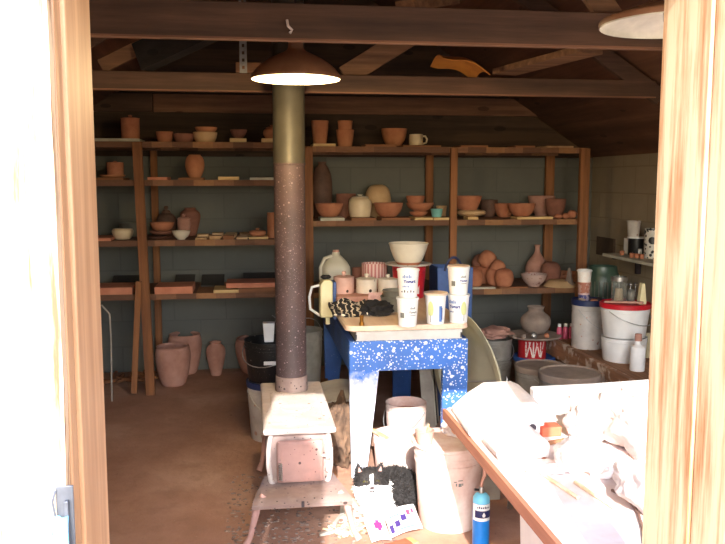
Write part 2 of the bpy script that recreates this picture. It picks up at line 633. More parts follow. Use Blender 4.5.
M['ink_lt'] = m_plain('pale blue ink', (96, 136, 206), None, 0.6, 5, 0)
M['ink_gr'] = m_plain('grey ink', (120, 122, 118), None, 0.6, 30, 0)
M['ink_dk'] = m_plain('dark ink', (56, 46, 52), None, 0.6, 5, 0)
M['ink_ol'] = m_plain('pale green print', (206, 210, 156), (190, 198, 140), 0.6, 9, 0)
M['navyink'] = m_plain('navy label', (24, 36, 92), None, 0.5, 5, 0)
M['cylblue'] = m_plain('blue gas cylinder enamel', (22, 128, 214), (18, 112, 196), 0.3, 4, 0)
M['skyblue'] = m_plain('pale blue cap', (120, 204, 236), (104, 190, 226), 0.4, 4, 0)
M['brass'] = m_plain('brass', (176, 130, 60), (140, 100, 46), 0.35, 10, 0.0004, 0.9)
M['steel'] = m_plain('dull steel', (170, 168, 164), (138, 136, 132), 0.4, 12, 0.0005, 0.8)
M['darksteel'] = m_plain('weathered steel', (104, 106, 112), (80, 82, 88), 0.5, 12, 0.0005, 0.6)
M['wire'] = m_plain('galvanised wire', (190, 190, 188), None, 0.4, 12, 0, 0.7)
M['iron'] = m_speck('dusty cast iron', (150, 126, 118), (70, 56, 52), 42, 0.14, 0.75, (176, 158, 150))
M['iron_lt'] = m_speck('ash whitened iron', (196, 182, 174), (130, 110, 102), 44, 0.12, 0.8, (190, 168, 156))
M['iron_pk'] = m_speck('rust pink iron door', (176, 136, 126), (84, 64, 60), 46, 0.10, 0.8, (196, 142, 128))
M['pipe'] = m_speck('dark speckled stovepipe', (84, 66, 66), (138, 120, 120), 110, 0.17, 0.6)
M['pipe_up'] = m_plain('smooth dark pipe', (66, 62, 54), (56, 52, 45), 0.5, 12, 0.0006)
M['shade'] = m_plain('brown enamel shade', (150, 106, 80), (128, 88, 64), 0.5, 8, 0.0005)
M['shade_in'] = m_plain('white enamel', (232, 228, 214), None, 0.4, 5, 0)
M['disc'] = m_plain('cream fibreglass', (196, 188, 158), (172, 164, 134), 0.5, 3, 0.001)
M['greyboard'] = m_plain('grey board', (176, 168, 156), (150, 142, 132), 0.85, 6)
M['darkhatch'] = m_plain('dark painted hatch', (92, 72, 54), (74, 58, 44), 0.8, 6)
M['card'] = m_plain('yellow brown cardboard', (196, 130, 52), (170, 106, 40), 0.85, 8)
M['orange'] = m_plain('orange fired brick', (214, 96, 64), (190, 78, 52), 0.8, 8)
M['yelloworange'] = m_plain('buff brick end', (226, 160, 104), (206, 138, 86), 0.8, 8)
M['pinkpaint'] = m_plain('pink paint', (206, 92, 120), (180, 72, 100), 0.5, 8, 0)
M['tancan'] = m_plain('tan can', (200, 186, 150), (180, 164, 128), 0.6, 12, 0.0005)
M['char'] = m_plain('charcoal', (44, 36, 32), (26, 22, 20), 0.95, 20)
M['ash'] = m_plain('ash and bark', (150, 130, 118), (96, 78, 68), 0.95, 30)
M['straw'] = m_plain('pale shavings', (230, 206, 170), (206, 172, 130), 0.9, 20)
M['jugpl'] = m_plain('cloudy jug plastic', (206, 200, 178), (190, 182, 160), 0.4, 5, 0)
M['creampl'] = m_plain('cream plastic', (230, 222, 180), (214, 204, 160), 0.45, 5, 0.0005)
t = NT('clear glass')
t.color((235, 240, 235), 0.05)
t.b.inputs['Transmission Weight'].default_value = 0.9
M['glass'] = t.m
t = NT('jug translucent')
t.color((222, 216, 196), 0.45)
t.b.inputs['Transmission Weight'].default_value = 0.35
M['jugpl'] = t.m
# slip-spotted blue paint; white sunlight on the lower leg put into the colour
t = NT('blue paint with slip spots and painted sunlight')
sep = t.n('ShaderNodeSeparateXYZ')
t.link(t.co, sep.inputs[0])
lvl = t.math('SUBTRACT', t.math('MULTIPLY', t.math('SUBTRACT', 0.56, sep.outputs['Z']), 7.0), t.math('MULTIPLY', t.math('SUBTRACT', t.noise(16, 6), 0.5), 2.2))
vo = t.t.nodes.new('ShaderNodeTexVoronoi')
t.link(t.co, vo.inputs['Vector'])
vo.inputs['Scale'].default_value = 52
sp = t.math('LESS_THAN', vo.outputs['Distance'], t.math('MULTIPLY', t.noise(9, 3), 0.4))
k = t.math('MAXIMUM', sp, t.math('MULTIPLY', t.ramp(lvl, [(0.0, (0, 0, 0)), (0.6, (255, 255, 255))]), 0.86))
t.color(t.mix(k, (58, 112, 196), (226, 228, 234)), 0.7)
M['bluepaint_sunlit'] = t.m
# striped and patterned
t = NT('white and pink fluted stripes')
sep = t.n('ShaderNodeSeparateXYZ')
t.link(t.co, sep.inputs[0])
an = t.math('ARCTAN2', sep.outputs['Y'], sep.outputs['X'])
st = t.math('SINE', t.math('MULTIPLY', an, 22.0))
t.color(t.mix(t.math('GREATER_THAN', st, 0.0), (222, 192, 182), (190, 118, 114)), 0.6)
M['flute'] = t.m
t = NT('dark cloth with pale print')
wv = t.n('ShaderNodeTexWave', wave_type='BANDS')
t.link(t.co, wv.inputs['Vector'])
wv.inputs['Scale'].default_value = 9
wv.inputs['Distortion'].default_value = 9
wv.inputs['Detail'].default_value = 3
wv.inputs['Detail Scale'].default_value = 2.5
t.color(t.ramp(wv.outputs['Fac'], [(0.78, (34, 30, 30)), (0.86, (214, 200, 176))]), 0.95)
M['printcloth'] = t.m
t = NT('coffee cup print')
sep = t.n('ShaderNodeSeparateXYZ')
t.link(t.co, sep.inputs[0])
c = t.ramp(t.math('MULTIPLY', sep.outputs['Z'], 7.0), [(0.0, (60, 62, 120)), (0.28, (190, 160, 160)), (0.36, (160, 100, 80)), (0.82, (172, 112, 90)), (0.86, (232, 228, 222))], 'CONSTANT')
c = t.mix(t.ramp(t.noise(40, 3), [(0.5, (0, 0, 0)), (0.56, (160, 160, 160))]), c, (222, 204, 196))
t.color(c, 0.6)
M['cupprint'] = t.m
# ------------------------------------------------------------------ room shell
YB, XR, XL = 6.36, 2.82, -1.7          # back wall face, right wall face, left wall face
Y0, Y1 = 1.17, 1.40                    # outer and inner face of the front wall
DX0, DX1, DH = -0.255, 0.748, 1.93     # door opening
RX, RS, RZ = 0.56, 0.65, 3.16          # ridge x, roof slope, ridge underside z


def roof_z(x):
    return RZ - RS * abs(x - RX)


o = MB().box((XL - .2, Y0, -0.12), (XR + .2, YB + .2, 0)).build('floor', M['floor'], smooth=False)
struct(o, 'dusty reddish brown clay floor of the studio')
o = MB().box((-14, -16, -0.14), (14, Y0 - 0.002, -0.02)).build('ground', M['yard'], smooth=False)
struct(o, 'sandy yard outside the doorway')
gable = [(XL - .2, -0.12), (XR + .2, -0.12), (XR + .2, roof_z(XR + .2) - .002), (RX, RZ - .002), (XL - .2, roof_z(XL - .2) - .002)]
o = MB().prism([(XL - .2, -.12), (XR + .2, -.12), (XR + .2, 1.68), (XL - .2, 1.68)], YB, YB + .2).build('wall_back', M['block_green'], smooth=False)
struct(o, 'grey green block wall behind the shelving')
g0 = [(XL - .2, 1.681), (XR + .2, 1.681), (RX + (RZ - 1.681) / RS, 1.681 - .0), (RX, RZ - .003), (RX - (RZ - 1.681) / RS, 1.681)]
ex = (RZ - .003 - 1.682) / RS
o = MB().prism([(RX - ex, 1.682), (RX + ex, 1.682), (RX, RZ - .003)], YB, YB + .2).build('trim_9', M['gable'], smooth=False)
struct(o, 'dark boarded gable above the block wall')
o = MB().prism([(XR, 0.001), (XR + .2, 0.001), (XR + .2, roof_z(XR + .2) - .004), (XR, roof_z(XR) - .004)], Y1 + .001, YB - .001).build('wall_right', M['block_tan'], smooth=False)
struct(o, 'tan block wall behind the bench')
o = MB().prism([(XL, 0.001), (XL - .2, 0.001), (XL - .2, roof_z(XL - .2) - .004), (XL, roof_z(XL) - .004)], Y1 + .001, YB - .001).build('wall_left', M['block_tan'], smooth=False)
struct(o)
fr = MB()
fr.prism([(XL - .2, 0.001), (DX0 - .03, 0.001), (DX0 - .03, DH + .03), (XL - .2, roof_z(XL - .2) - .004)], Y0, Y1)
WX0, WX1, WZ0, WZ1 = DX1 + .065, 1.86, .78, DH          # unseen unglazed window beside the door, added to let sun reach the work table
fr.prism([(DX1 + .03, 0.001), (WX0, 0.001), (WX0, DH), (DX1 + .03, DH)], Y0, Y1)
fr.prism([(WX0, 0.001), (WX1, 0.001), (WX1, WZ0), (WX0, WZ0)], Y0, Y1)
fr.prism([(WX1, 0.001), (XR + .2, 0.001), (XR + .2, roof_z(XR + .2) - .004), (WX1, roof_z(WX1) - .004)], Y0, Y1)
fr.prism([(DX1 + .031, DH + .001), (WX1, DH + .001), (WX1, roof_z(WX1) - .004), (DX1 + .031, roof_z(DX1 + .031) - .004)], Y0, Y1)
fr.prism([(DX0 - .03, DH + .03), (DX1 + .03, DH + .03), (DX1 + .03, roof_z(DX1 + .03) - .004), (RX, RZ - .004), (XL - .2, roof_z(XL - .2) - .004)], Y0, Y1)
struct(fr.build('wall_front', M['block_tan'], smooth=False))
rf = MB()
e0, e1 = XL - .5, XR + .45
rf.prism([(e0, roof_z(e0)), (RX, RZ), (e1, roof_z(e1)), (e1, roof_z(e1) + .04), (RX, RZ + .05), (e0, roof_z(e0) + .04)], Y0 - .12, YB + .4)
struct(rf.build('ceiling', M['ply'], smooth=False), 'brown plywood underside of the gable roof')

# door frame: jamb linings, casings and head
o = MB().box((DX0 - .028, Y0 + .045, 0.0), (DX0, Y1 + .004, DH)).box((DX0 - .02, Y0 + .005, 0.0), (DX0 - .006, Y0 + .043, DH)).build('trim_1', M['jamb'], smooth=False, bevel=.003)
struct(o, 'shaded pine lining on the inner side of the doorway')
o = MB().box((DX1, Y0 + .075, 0.0), (DX1 + .028, Y1 + .004, DH)).box((DX1 + .004, Y0 - .03, 0.0), (DX1 + .028, Y0 + .072, DH)).build('trim_2', M['casing'], smooth=False, bevel=.003)
struct(o, 'sunlit pine lining on the far side of the doorway')
o = MB().box((DX0 - .028, Y0, DH), (DX1 + .028, Y1 + .004, DH + .028)).build('trim_3', M['jamb'], smooth=False)
struct(o)
cs = MB()
n = 40
edge = []
for i in range(n + 1):
    z = i / n * (DH + .1)
    edge.append((DX0 - .008 + 0.0035 * noise.noise(Vector((z * 5, 3, 0))) + 0.002 * noise.noise(Vector((z * 19, 8, 0))), z))
cs.prism([(DX0 - .33, 0.0)] + edge + [(DX0 - .33, DH + .1)], Y0 - .026, Y0 - .001)
o = cs.build('trim_4', M['bleached'], smooth=False)
struct(o, 'broad sun bleached pine board beside the doorway')
o = MB().box((DX1 + .03, Y0 - .026, 0.0), (WX0, Y0 - .001, DH + .1)).build('trim_5', M['casing'], smooth=False, bevel=.003)
struct(o)
o = MB().box((DX0 - .01, Y0 - .026, DH), (DX1 + .03, Y0 - .001, DH + .1)).build('trim_6', M['casing'], smooth=False, bevel=.003)
struct(o)

tag(MB().lathe([(0, 0), (.13, 0), (.13, 2.33), (.115, 2.44), (.07, 2.51), (0, 2.535)], seg=24).build('shadow_post', M['casing'], None, loc=(-.36, -.5, -.02)), 'unseen round topped post added in the yard to throw the stove shadow', 'post')  # unseen post added behind the camera to shade the lower stove front

# plate planks along the top of the back wall
zz = atY(250, 113, YB - .04).z
z2 = atY(250, 95, YB - .04).z
o = MB().box((XL + .01, YB - .045, zz), (atY(153, 104, YB).x, YB - .002, z2)).build('trim_7', M['beam'], smooth=False, bevel=.003)
struct(o, 'rough plank along the top of the back wall')
o = MB().box((atY(153, 104, YB).x + .006, YB - .04, zz), (2.4, YB - .002, z2)).build('trim_8', M['beam_edge'], smooth=False, bevel=.003)
struct(o, 'longer lighter plank along the top of the back wall')


# ------------------------------------------------------------------ roof trusses
def truss(label, Y, zb, h, webs):
    r = thing('roof_truss', label, 'roof truss', (RX, Y, zb), 0, 'roof trusses')
    L = (RZ - zb - h) / RS - 0.01
    L2 = (RZ - zb) / RS
    Lc = min(L, XR - RX - .03)
    mb = MB().box((max(-L, XL - RX + .03), -.019, 0), (Lc, .019, h))
    mb.build('bottom_chord', M['beam'], r, False, bevel=.003)
    MB().box((max(-L, XL - RX + .03), -.0205, -0.001), (Lc, .0205, .006)).build('chord_edge', M['beam_edge'], r, False)
    for s in (-1, 1):
        e = Vector((s * (L2 - .12), 0, .12 * RS - .075))
        pk = Vector((s * 0.02, 0, RZ - zb - .085))
        MB().bar(pk, e, .036, .09).build('rafter', M['beam'], r, False, bevel=.002)
    for (xa, za, xb, zb2, w) in webs:
        MB().bar((xa - RX, .03, za), (xb - RX, .03, zb2), .03, w).build('web', M['web_wood'], r, False, bevel=.002)
    return r


z = atY(380, 43, 2.9).z
truss('front pine roof truss, its chord just in front of the lit lamp', 2.9, z, .125, [(1.4, .06, .62, 1.0, .09), (-.4, .06, .5, 1.0, .09)])
z = atY(380, 94, 4.3).z
p = [atY(*q, 4.3) for q in ((345, 76), (402, 40), (100, 66), (172, 30), (505, 80), (592, 50))]
truss('second pine roof truss, crossing behind the black stovepipe', 4.3, z, .094,
      [(p[0].x, p[0].z - z, p[1].x + .1, p[1].z - z + .06, .11), (p[2].x, p[2].z - z, p[3].x, p[3].z - z, .07)])
# a stray brace crossing between the trusses
def plank_thing(name, label, a, b, w, h, mat, cat='plank', up=(0, 0, 1)):
    a, b = Vector(a), Vector(b)
    m = (a + b) / 2
    return tag(MB().bar(a - m, b - m, w, h, up).build(name, mat, None, False, bevel=.002, loc=m), label, cat)


zc = z + .094
a, b = atY(503, 78, 4.3), atY(590, 50, 3.6)
plank_thing('rafter_brace', 'wide pale brown board slanting up to the roof behind the unlit lamp', (a.x, 4.28, zc + .03), (b.x, 3.6, b.z), .15, .03, M['web_wood'], 'board')
plank_thing('dark_board', 'nearly black plank lying slantwise on the second truss', (-.54, 4.32, zc + .07), (-.12, 4.15, zc + .24), .1, .14, M['blackplank'], 'board')
plank_thing('wood_offcut', 'pale offcut of timber under the roof above the first beam', atY(405, 6, 3.6), atY(430, 3, 3.9) + Vector((.1, 0, .02)), .1, .05, M['web_wood'], 'offcut')
plank_thing('wood_offcut', 'short reddish offcut lying on the second truss by the metal strap', (-.06, 4.3, zc + .026), (.07, 4.3, zc + .026), .09, .05, M['beam_edge'], 'offcut')
# perforated hanging strap
r = Vector((atY(243, 45, 4.05).x, 4.05, 0))
za, zb_ = atY(242, 38, 4.05).z, atY(246, 73, 4.05).z
mb = MB()
nn = 12
for i in range(nn):
    z0 = zb_ + (za + .25 - zb_) * i / nn
    z1 = zb_ + (za + .25 - zb_) * (i + 1) / nn
    dz = (z1 - z0)
    for (xa, xb, a_, b_) in ((-.018, -.006, z0, z1), (.006, .018, z0, z1), (-.006, .006, z0, z0 + dz * .55)):
        mb.box((xa, -.001, a_), (xb, .001, b_))
tag(mb.build('metal_strap', M['steel'], None, False, loc=r), 'perforated grey metal strap hanging under the roof', 'strap')
# yellow cardboard laid over the second beam
a, b, Yc = atY(437, 58, 4.2), atY(482, 77, 4.2), 4.2
m = (a + b) / 2
dv = (b - a) / 2
mb = MB()
mb.sheet(lambda u, v: ((u - .5) * 2 * dv.x, (v - .5) * .3, (u - .5) * 2 * dv.z + .035 * math.sin(v * PI) - .02 * math.cos(u * 5)), 12, 10, .005)
tag(mb.build('cardboard', M['card'], None, loc=m), 'curled yellow cardboard sheet up on the second roof beam', 'cardboard')
mb = MB()
mb.tube([atY(287, 20, 2.87), atY(288, 26, 2.86), atY(292, 30, 2.865), atY(290, 33, 2.86)], .005, 6)
tag(mb.build('white_string', M['cloth']), 'scrap of white string on the first beam above the lit lamp', 'string')


# ------------------------------------------------------------------ pendant lamps
def lamp(label, x, y, z, d, lit, hang, hs=1.0):
    r = thing('pendant_lamp', label, 'lamp', (x, y, z), 0)
    R0 = d / 2
    prof = [(R0, 0), (R0, .006), (R0 * .975, .016), (R0 * .84, .046 * hs), (R0 * .6, .077 * hs), (R0 * .38, .097 * hs), (R0 * .22, .112 * hs), (R0 * .17, .128 * hs), (R0 * .16, .128 * hs + .045)]
    outer = smooth_prof(prof, 4)
    MB().lathe(outer, (0, 0, 0), 48).build('shade', M['shade'], r)
    MB().lathe([(a - .003, b - .0025) for a, b in outer[:-3]], (0, 0, 0), 48).build('shade_lining', M['shade_in'], r)
    MB().lathe([(0.001, .125 * hs), (.027, .125 * hs), (.028, .18), (.02, .205), (.001, .21)], (0, 0, 0), 20).build('socket', M['shade'], r)
    MB().tube([(0, 0, .2), (0, 0, hang)], .005, 8).build('cord', M['ink_dk'], r)
    bl = MB().lathe([(0.001, -.012), (.018, -.008), (.03, .012), (.031, .03), (.02, .06), (.014, .085), (.014, .12), (0.001, .12)], (0, 0, 0), 20)
    bl.build('bulb', M['bulb'] if lit else M['bulb_off'], r)
    return r


M['bulb'] = m_emit('lit bulb', (255, 214, 130), 60.0)
M['bulb_off'] = m_plain('unlit bulb', (236, 232, 220), None, 0.2, 5, 0)
pl = atY(296, 79, 3.33)
lamp('lit brown enamel lamp hanging in front of the black stovepipe', pl.x, 3.33, pl.z, .365, True, roof_z(pl.x) - pl.z - .02)
pl2 = atY(676, 25, 1.86)
lamp('unlit lamp showing its white enamel inside, near the sunlit jamb', pl2.x, 1.86, pl2.z, .36, False, roof_z(pl2.x) - pl2.z - .02, .5)

# galvanised hasp and scrap on the board beside the door
r = thing('door_hasp', 'metal hasp with a scrap of plastic on the sun bleached board', 'hasp', tuple(atY(66, 512, Y0 - .026)))
MB().box((-.012, -.004, -.05), (.012, 0, .04)).build('plate', M['darksteel'], r, False, bevel=.001)
MB().box((.0, -.012, -.06), (.006, -.0045, .02)).build('staple', M['darksteel'], r, False, bevel=.001)
MB().tube([(-.012, -.006, .035), (-.015, -.012, .02), (-.012, -.012, -.0), (-.018, -.008, -.03)], .0018, 6).build('hook', M['darksteel'], r)
mb = MB()
mb.sheet(lambda u, v: (-.014 + .02 * u, -.016 - .004 * math.sin(u * 7 + v * 3), -.045 + .045 * v), 8, 8, .0006)
mb.build('plastic_scrap', M['skyblue'], r)

# stovepipe (ceiling to stove)
PX, PY = 0.193, 3.93
zt = roof_z(PX - .09) - .006
r = thing('stovepipe', 'tall black stovepipe rising from the iron stove to the roof', 'stovepipe', (PX, PY, .455))
zs = atY(288, 164, PY).z - .455
MB().lathe([(.076, .03), (.076, zs - .006), (.079, zs - .004), (.079, zs + .004)], seg=40).build('lower_pipe', M['pipe'], r)
MB().lathe([(.079, zs + .004), (.0775, zs + .006), (.0775, zt - .455)], seg=40).build('upper_pipe', M['pipe_up'], r) if 'pipe_up' in M else MB().lathe([(.079, zs + .004), (.0775, zs + .006), (.0775, zt - .455)], seg=40).build('upper_pipe', M['pipe'], r)
MB().lathe([(.08, 0.001), (.08, .075), (.0765, .078)], seg=40).build('collar', M['iron'], r)
# ------------------------------------------------------------------ shelving units
YF, YR = 5.65, 6.30


def shelving(label, x0, x1, fronts, rears, levels, gap=0.05):
    r = thing('shelving_unit', label, 'shelving', ((x0 + x1) / 2, (YF + YR) / 2, 0), 0, 'pottery shelving')
    ox, oy = (x0 + x1) / 2, (YF + YR) / 2
    top = max(levels)
    for (x, w, lean) in fronts:
        MB().bar((x - ox + lean, YF - oy - .012, 0), (x - ox, YF - oy - .012, top - .005), w, .04, (0, 1, 0)).build('post', M['shelf_wood'], r, False, bevel=.002)
    for (x, w, lean) in rears:
        MB().bar((x - ox + lean, YR - oy - .004, 0), (x - ox, YR - oy - .004, top - .005), w, .04, (0, 1, 0)).build('post', M['shelf_wood'], r, False, bevel=.002)
    for z in levels:
        s = MB().box((x0 - ox, YF - oy + .009, z - .02), (x1 - ox, YR - oy - .026, z)).build('shelf', M['slat'], r, False)
        MB().box((x0 - ox, YF - oy + .009, z - .04), (x1 - ox, YF - oy + .045, z - .0205)).build('front_rail', M['slat'], s, False)
        MB().box((x0 - ox, YR - oy - .066, z - .04), (x1 - ox, YR - oy - .0265, z - .0205)).build('rear_rail', M['slat'], s, False)
    return r


LT = [1.76, 1.50, 1.085, .712]
MT = [1.735, 1.212, .70]
xs = .38
shelving('open pine pottery shelving with uneven slatted shelves, behind the stovepipe', -1.66, xs - .03,
         [(atY(139, 200, YF).x, .062, .04), (-1.6, .06, 0)], [(atY(155, 200, YR).x, .05, .0), (xs - .07, .05, 0), (-1.6, .05, 0)], LT)
shelving('wider open pine pottery shelving, on the back wall behind the blue table', xs, 2.47,
         [(xs + .03, .062, 0), (atY(453, 190, YF).x, .05, .0), (atY(583, 190, YF).x, .07, 0)],
         [(xs + .03, .05, 0), (atY(429, 190, YR).x, .06, 0), (atY(549, 190, YR).x, .07, 0)], MT)


# ------------------------------------------------------------------ pots placed on a level surface
def spec(x0, x1, ytop, Y, z):
    p = atY((x0 + x1) / 2, ytop, Y)
    dep = (Vector((p.x, Y, p.z - EYE))).dot(CF)
    return p.x, (x1 - x0) / 2 * dep / FPX, p.z - z


def pot(name, label, cat, prof, x0, x1, ytop, Y, z, mat, group=None, wall=.006, wob=0.012):
    X, r_, h = spec(x0, x1, ytop, Y, z)
    mb = MB().lathe(hollow(prof, r_, h, wall), seg=36, wob=wob)
    return tag(mb.build(name, M[mat], None, loc=(X, Y, z)), label, cat, group)


def jar(name, label, cat, prof, x0, x1, ytop, Y, z, mat, lidmat=None, group=None, lidfrac=0.12, knobfrac=0.12, lidr=1.0):
    """covered jar: body, lid > knob"""
    X, r_, h = spec(x0, x1, ytop, Y, z)
    t_ = thing(name, label, cat, (X, Y, z), 0, group)
    hb = h * (1 - lidfrac - knobfrac)
    P = hollow(prof, r_, hb, .006)
    MB().lathe(P, seg=36).build('body', M[mat], t_)
    rr = (PROF[prof][-1][0] * r_ + .003) * lidr
    lh = h * lidfrac
    lid = MB().lathe([(0.0, hb + .001), (rr, hb + .001), (rr * 1.02, hb + lh * .35), (rr * .7, hb + lh * .85), (rr * .2, hb + lh), (0.0, hb + lh)], seg=32).build('lid', M[lidmat or mat], t_)
    kr = max(.014, r_ * .24)
    kh = h * knobfrac
    MB().lathe(smooth_prof([(kr * .6, hb + lh), (kr * .7, hb + lh + kh * .3), (kr, hb + lh + kh * .65), (kr * .6, hb + lh + kh), (0.001, hb + lh + kh)], 3), seg=16).build('knob', M[lidmat or mat], lid)
    return t_


def slab(label, x0, x1, Y, z, t_, d, mat, name='ware_board', cat='board', group=None, rz=0.0):
    X, r_, _ = spec(x0, x1, 180, Y, z)
    return tag(MB().box((-r_, -d / 2, 0), (r_, d / 2, t_)).build(name, M[mat], None, False, bevel=.002, loc=(X, Y, z)), label, cat, group)


G1, G2, G3, G4 = LT
# --- upper left shelf
slab('grey white shelf board under the straight terracotta jar, on the top shelf', 101, 143, 5.85, G1, .022, .3, 'board_gr')
jar('lidded_jar', 'straight sided terracotta jar with a lid, on a grey board on the top shelf', 'jar', 'cyl', 121, 139, 115, 5.85, G1 + .022, 'terra', lidfrac=.06, knobfrac=.1)
TOPG = 'small terracotta dishes on the top shelf'
pot('dish', 'small flat terracotta dish, first of the low dishes on the top shelf', 'dish', 'dish', 156, 173, 132, 5.8, G1, 'terra', TOPG)
pot('dish', 'wide flat terracotta dish between two others on the top shelf', 'dish', 'dish', 173, 194, 134, 5.78, G1, 'terra_dk', TOPG)
o = pot('dish', 'buff dish with a second dish stacked upon it, on the top shelf', 'dish', 'dish', 193, 217, 132.5, 5.78, G1, 'tan_glaze', TOPG)
zz = o.location.z + max(v.co.z for v in o.data.vertices)
pot('dish', 'terracotta dish stacked on the buff dish on the top shelf', 'dish', 'dish', 195, 217, 127.5, 5.78, zz, 'terra_b', TOPG)
slab('short yellow board under the small dark bowl on the top shelf', 231, 247, 5.78, G1, .028, .22, 'board_lt')
pot('bowl', 'small dark clay bowl on a short yellow board on the top shelf', 'bowl', 'bowl', 230, 247, 130, 5.8, G1 + .028, 'terra_dk', TOPG)
slab('short pale board half behind the stovepipe on the top shelf', 262, 280, 5.78, G1, .028, .22, 'board_lt')
jar('lidded_jar', 'small terracotta jar half behind the stovepipe on the top shelf', 'jar', 'round', 263, 281, 125, 5.8, G1 + .028, 'terra_b')
# --- second level
slab('brown board under the terracotta canister on the second shelf', 98, 126, 5.85, G2, .016, .3, 'board_dk')
pot('saucer', 'wide saucer under the terracotta canister on the second shelf', 'saucer', 'dish', 100, 125, 175, 5.85, G2 + .016, 'terra_b')
zz = atY(112, 175.2, 5.85).z
jar('lidded_jar', 'straight terracotta canister standing in a saucer on the second shelf', 'canister', 'cyl', 107, 123, 161, 5.85, G2 + .024, 'terra', lidfrac=.05, knobfrac=.06)
slab('thin red slab between the shelf posts on the second shelf', 150, 169, 5.8, G2, .02, .25, 'slab_pink')
slab('brown board under the round terracotta jar on the second shelf', 180, 204, 5.8, G2, .016, .25, 'board_dk')
pot('round_jar', 'rounded orange terracotta jar standing alone on the second shelf', 'jar', 'round', 185, 204, 155, 5.8, G2 + .016, 'terra_b')
slab('pale board lying bare on the second shelf, third along from the post', 219, 239, 5.78, G2, .024, .25, 'board_lt')
slab('long whitish board beside the stovepipe on the second shelf', 250, 280, 5.78, G2, .018, .25, 'board_gr')
# --- third level
slab('reddish slab on the third shelf by the door jamb', 92, 112, 5.8, G3, .02, .3, 'slab_pink')
pot('bowl', 'grey bowl behind the cream bowl on the third shelf', 'bowl', 'deepbowl', 119, 142, 223, 6.1, G3, 'greyglaze')
pot('bowl', 'low cream glazed bowl beside the shelf post on the third shelf', 'bowl', 'crock', 112, 133, 229, 5.82, G3, 'cream')
jar('lidded_jar', 'big dark lidded jar at the back of the third shelf, behind stacked bowls', 'jar', 'globe', 156, 176, 206, 6.12, G3, 'brownpot')
STK = 'stacked terracotta bowls by the shelf post'
zb_ = G3
for i, (l, h_) in enumerate((('lowest terracotta bowl in the stack by the shelf post', 237), ('second terracotta bowl up in the stack by the shelf post', 231), ('top terracotta bowl of the stack by the shelf post', 222.5))):
    o = pot('bowl', l, 'bowl', 'deepbowl', 149 + i * .5, 174 - (2 - i), h_ if i == 2 else atY(160, h_, 5.85) and h_, 5.85, zb_, 'terra_dk' if i < 2 else 'terra', STK)
    zb_ += 0.028
pot('urn', 'pink clay urn at the back of the third shelf', 'urn', 'urn', 180, 200, 208, 6.12, G3, 'terra_dk')
jar('lidded_jar', 'slim pinkish jar with a lid in front of the urn on the third shelf', 'jar', 'crock', 177, 190, 214, 5.98, G3, 'terra_pk')
pot('bowl', 'small white footed bowl at the front of the third shelf', 'bowl', 'bowl', 172, 190, 231, 5.73, G3, 'offwhite')
TG = 'buff tiles spread on the third shelf'
random.seed(3)
k = 0
for j, Y in enumerate((5.74, 5.9, 6.05)):
    for i in range(4):
        x = 196 + i * 13.5 + j * 1.5
        X, r_, _ = spec(x, x + 11, 235, Y, G3)
        h_ = random.choice((.014, .026))
        ob = MB().box((-r_, -.05, 0), (r_, .05, h_)).build('tile', M[random.choice(('tile', 'tile', 'board_dk', 'tan_glaze'))], None, False, bevel=.003, loc=(X, Y, G3))
        ob.rotation_euler.z = random.uniform(-.12, .12)
        tag(ob, 'flat buff clay tile among those spread over the third shelf', 'tile', TG)
slab('buff board under the little covered dish on the third shelf', 248, 267, 5.78, G3, .016, .2, 'board_lt')
jar('lidded_dish', 'little orange covered dish near the stovepipe on the third shelf', 'dish', 'crock', 249, 266, 228, 5.78, G3 + .016, 'terra_b', lidfrac=.25, knobfrac=.25)
pot('cylinder_vase', 'tall orange cylinder vase touching the stovepipe silhouette on the third shelf', 'vase', 'cyl', 267, 283, 213, 5.85, G3, 'terra_b')
# --- fourth level: slabs and dark boards
slab('pink clay slab by the door jamb on the lowest shelf', 92, 131, 5.8, G4, .05, .28, 'slab_pink', 'clay_slab', 'slab')
slab('pink clay slab beside the shelf post on the lowest shelf', 154, 191, 5.78, G4, .05, .28, 'slab_pink', 'clay_slab', 'slab')
slab('buff board beside two pink slabs on the lowest shelf', 212, 237, 5.76, G4, .022, .24, 'board_lt')
slab('orange brown slab on boards near the stovepipe on the lowest shelf', 237, 282, 5.76, G4, .032, .24, 'board_dk', 'clay_slab', 'slab')
slab('long pink slab lying on the brown slab near the stovepipe', 225, 280, 5.78, G4 + .032, .035, .26, 'slab_pink', 'clay_slab', 'slab')


def leaner(label, x0, x1, ytop, z, Ya, Yb_, mat, name='plaster_board', cat='board', th=.012):
    X, r_, _ = spec(x0, x1, 200, Ya, z)
    zt_ = atY((x0 + x1) / 2, ytop, Yb_).z
    mb = MB().bar((0, 0, th * .3), (0, Yb_ - Ya, zt_ - z), r_ * 2, th, (0, -1, .3))
    return tag(mb.build(name, M[mat], None, False, bevel=.002, loc=(X, Ya, z)), label, cat)


leaner('dark panel leaning on the wall between two pink slabs on the lowest shelf', 199, 222, 275, G4, 6.0, 6.2, 'dark_board')
leaner('dark panel leaning behind the beside-post pink slab on the lowest shelf', 172, 192, 275, G4, 6.05, 6.2, 'dark_board')
leaner('wide dark panel leaning behind the long pink slab on the lowest shelf', 242, 276, 273, G4, 6.05, 6.2, 'dark_board')
leaner('dark panel leaning at the back of the lowest shelf by the door jamb', 108, 135, 276, G4, 6.05, 6.2, 'dark_board')


# ------------------------------------------------------------------ floor pots under the shelving
def floorpot(name, label, cat, prof, x0, x1, ytop, ybot, mat, wall=.012):
    f_ = atZ((x0 + x1) / 2, ybot, 0)
    rr = (x1 - x0) / 2 * f_.y / FPX
    Y = f_.y + rr * PROF[prof][0][0] * .9
    return pot(name, label, cat, prof, x0, x1, ytop, Y, 0.0, mat, None, wall)


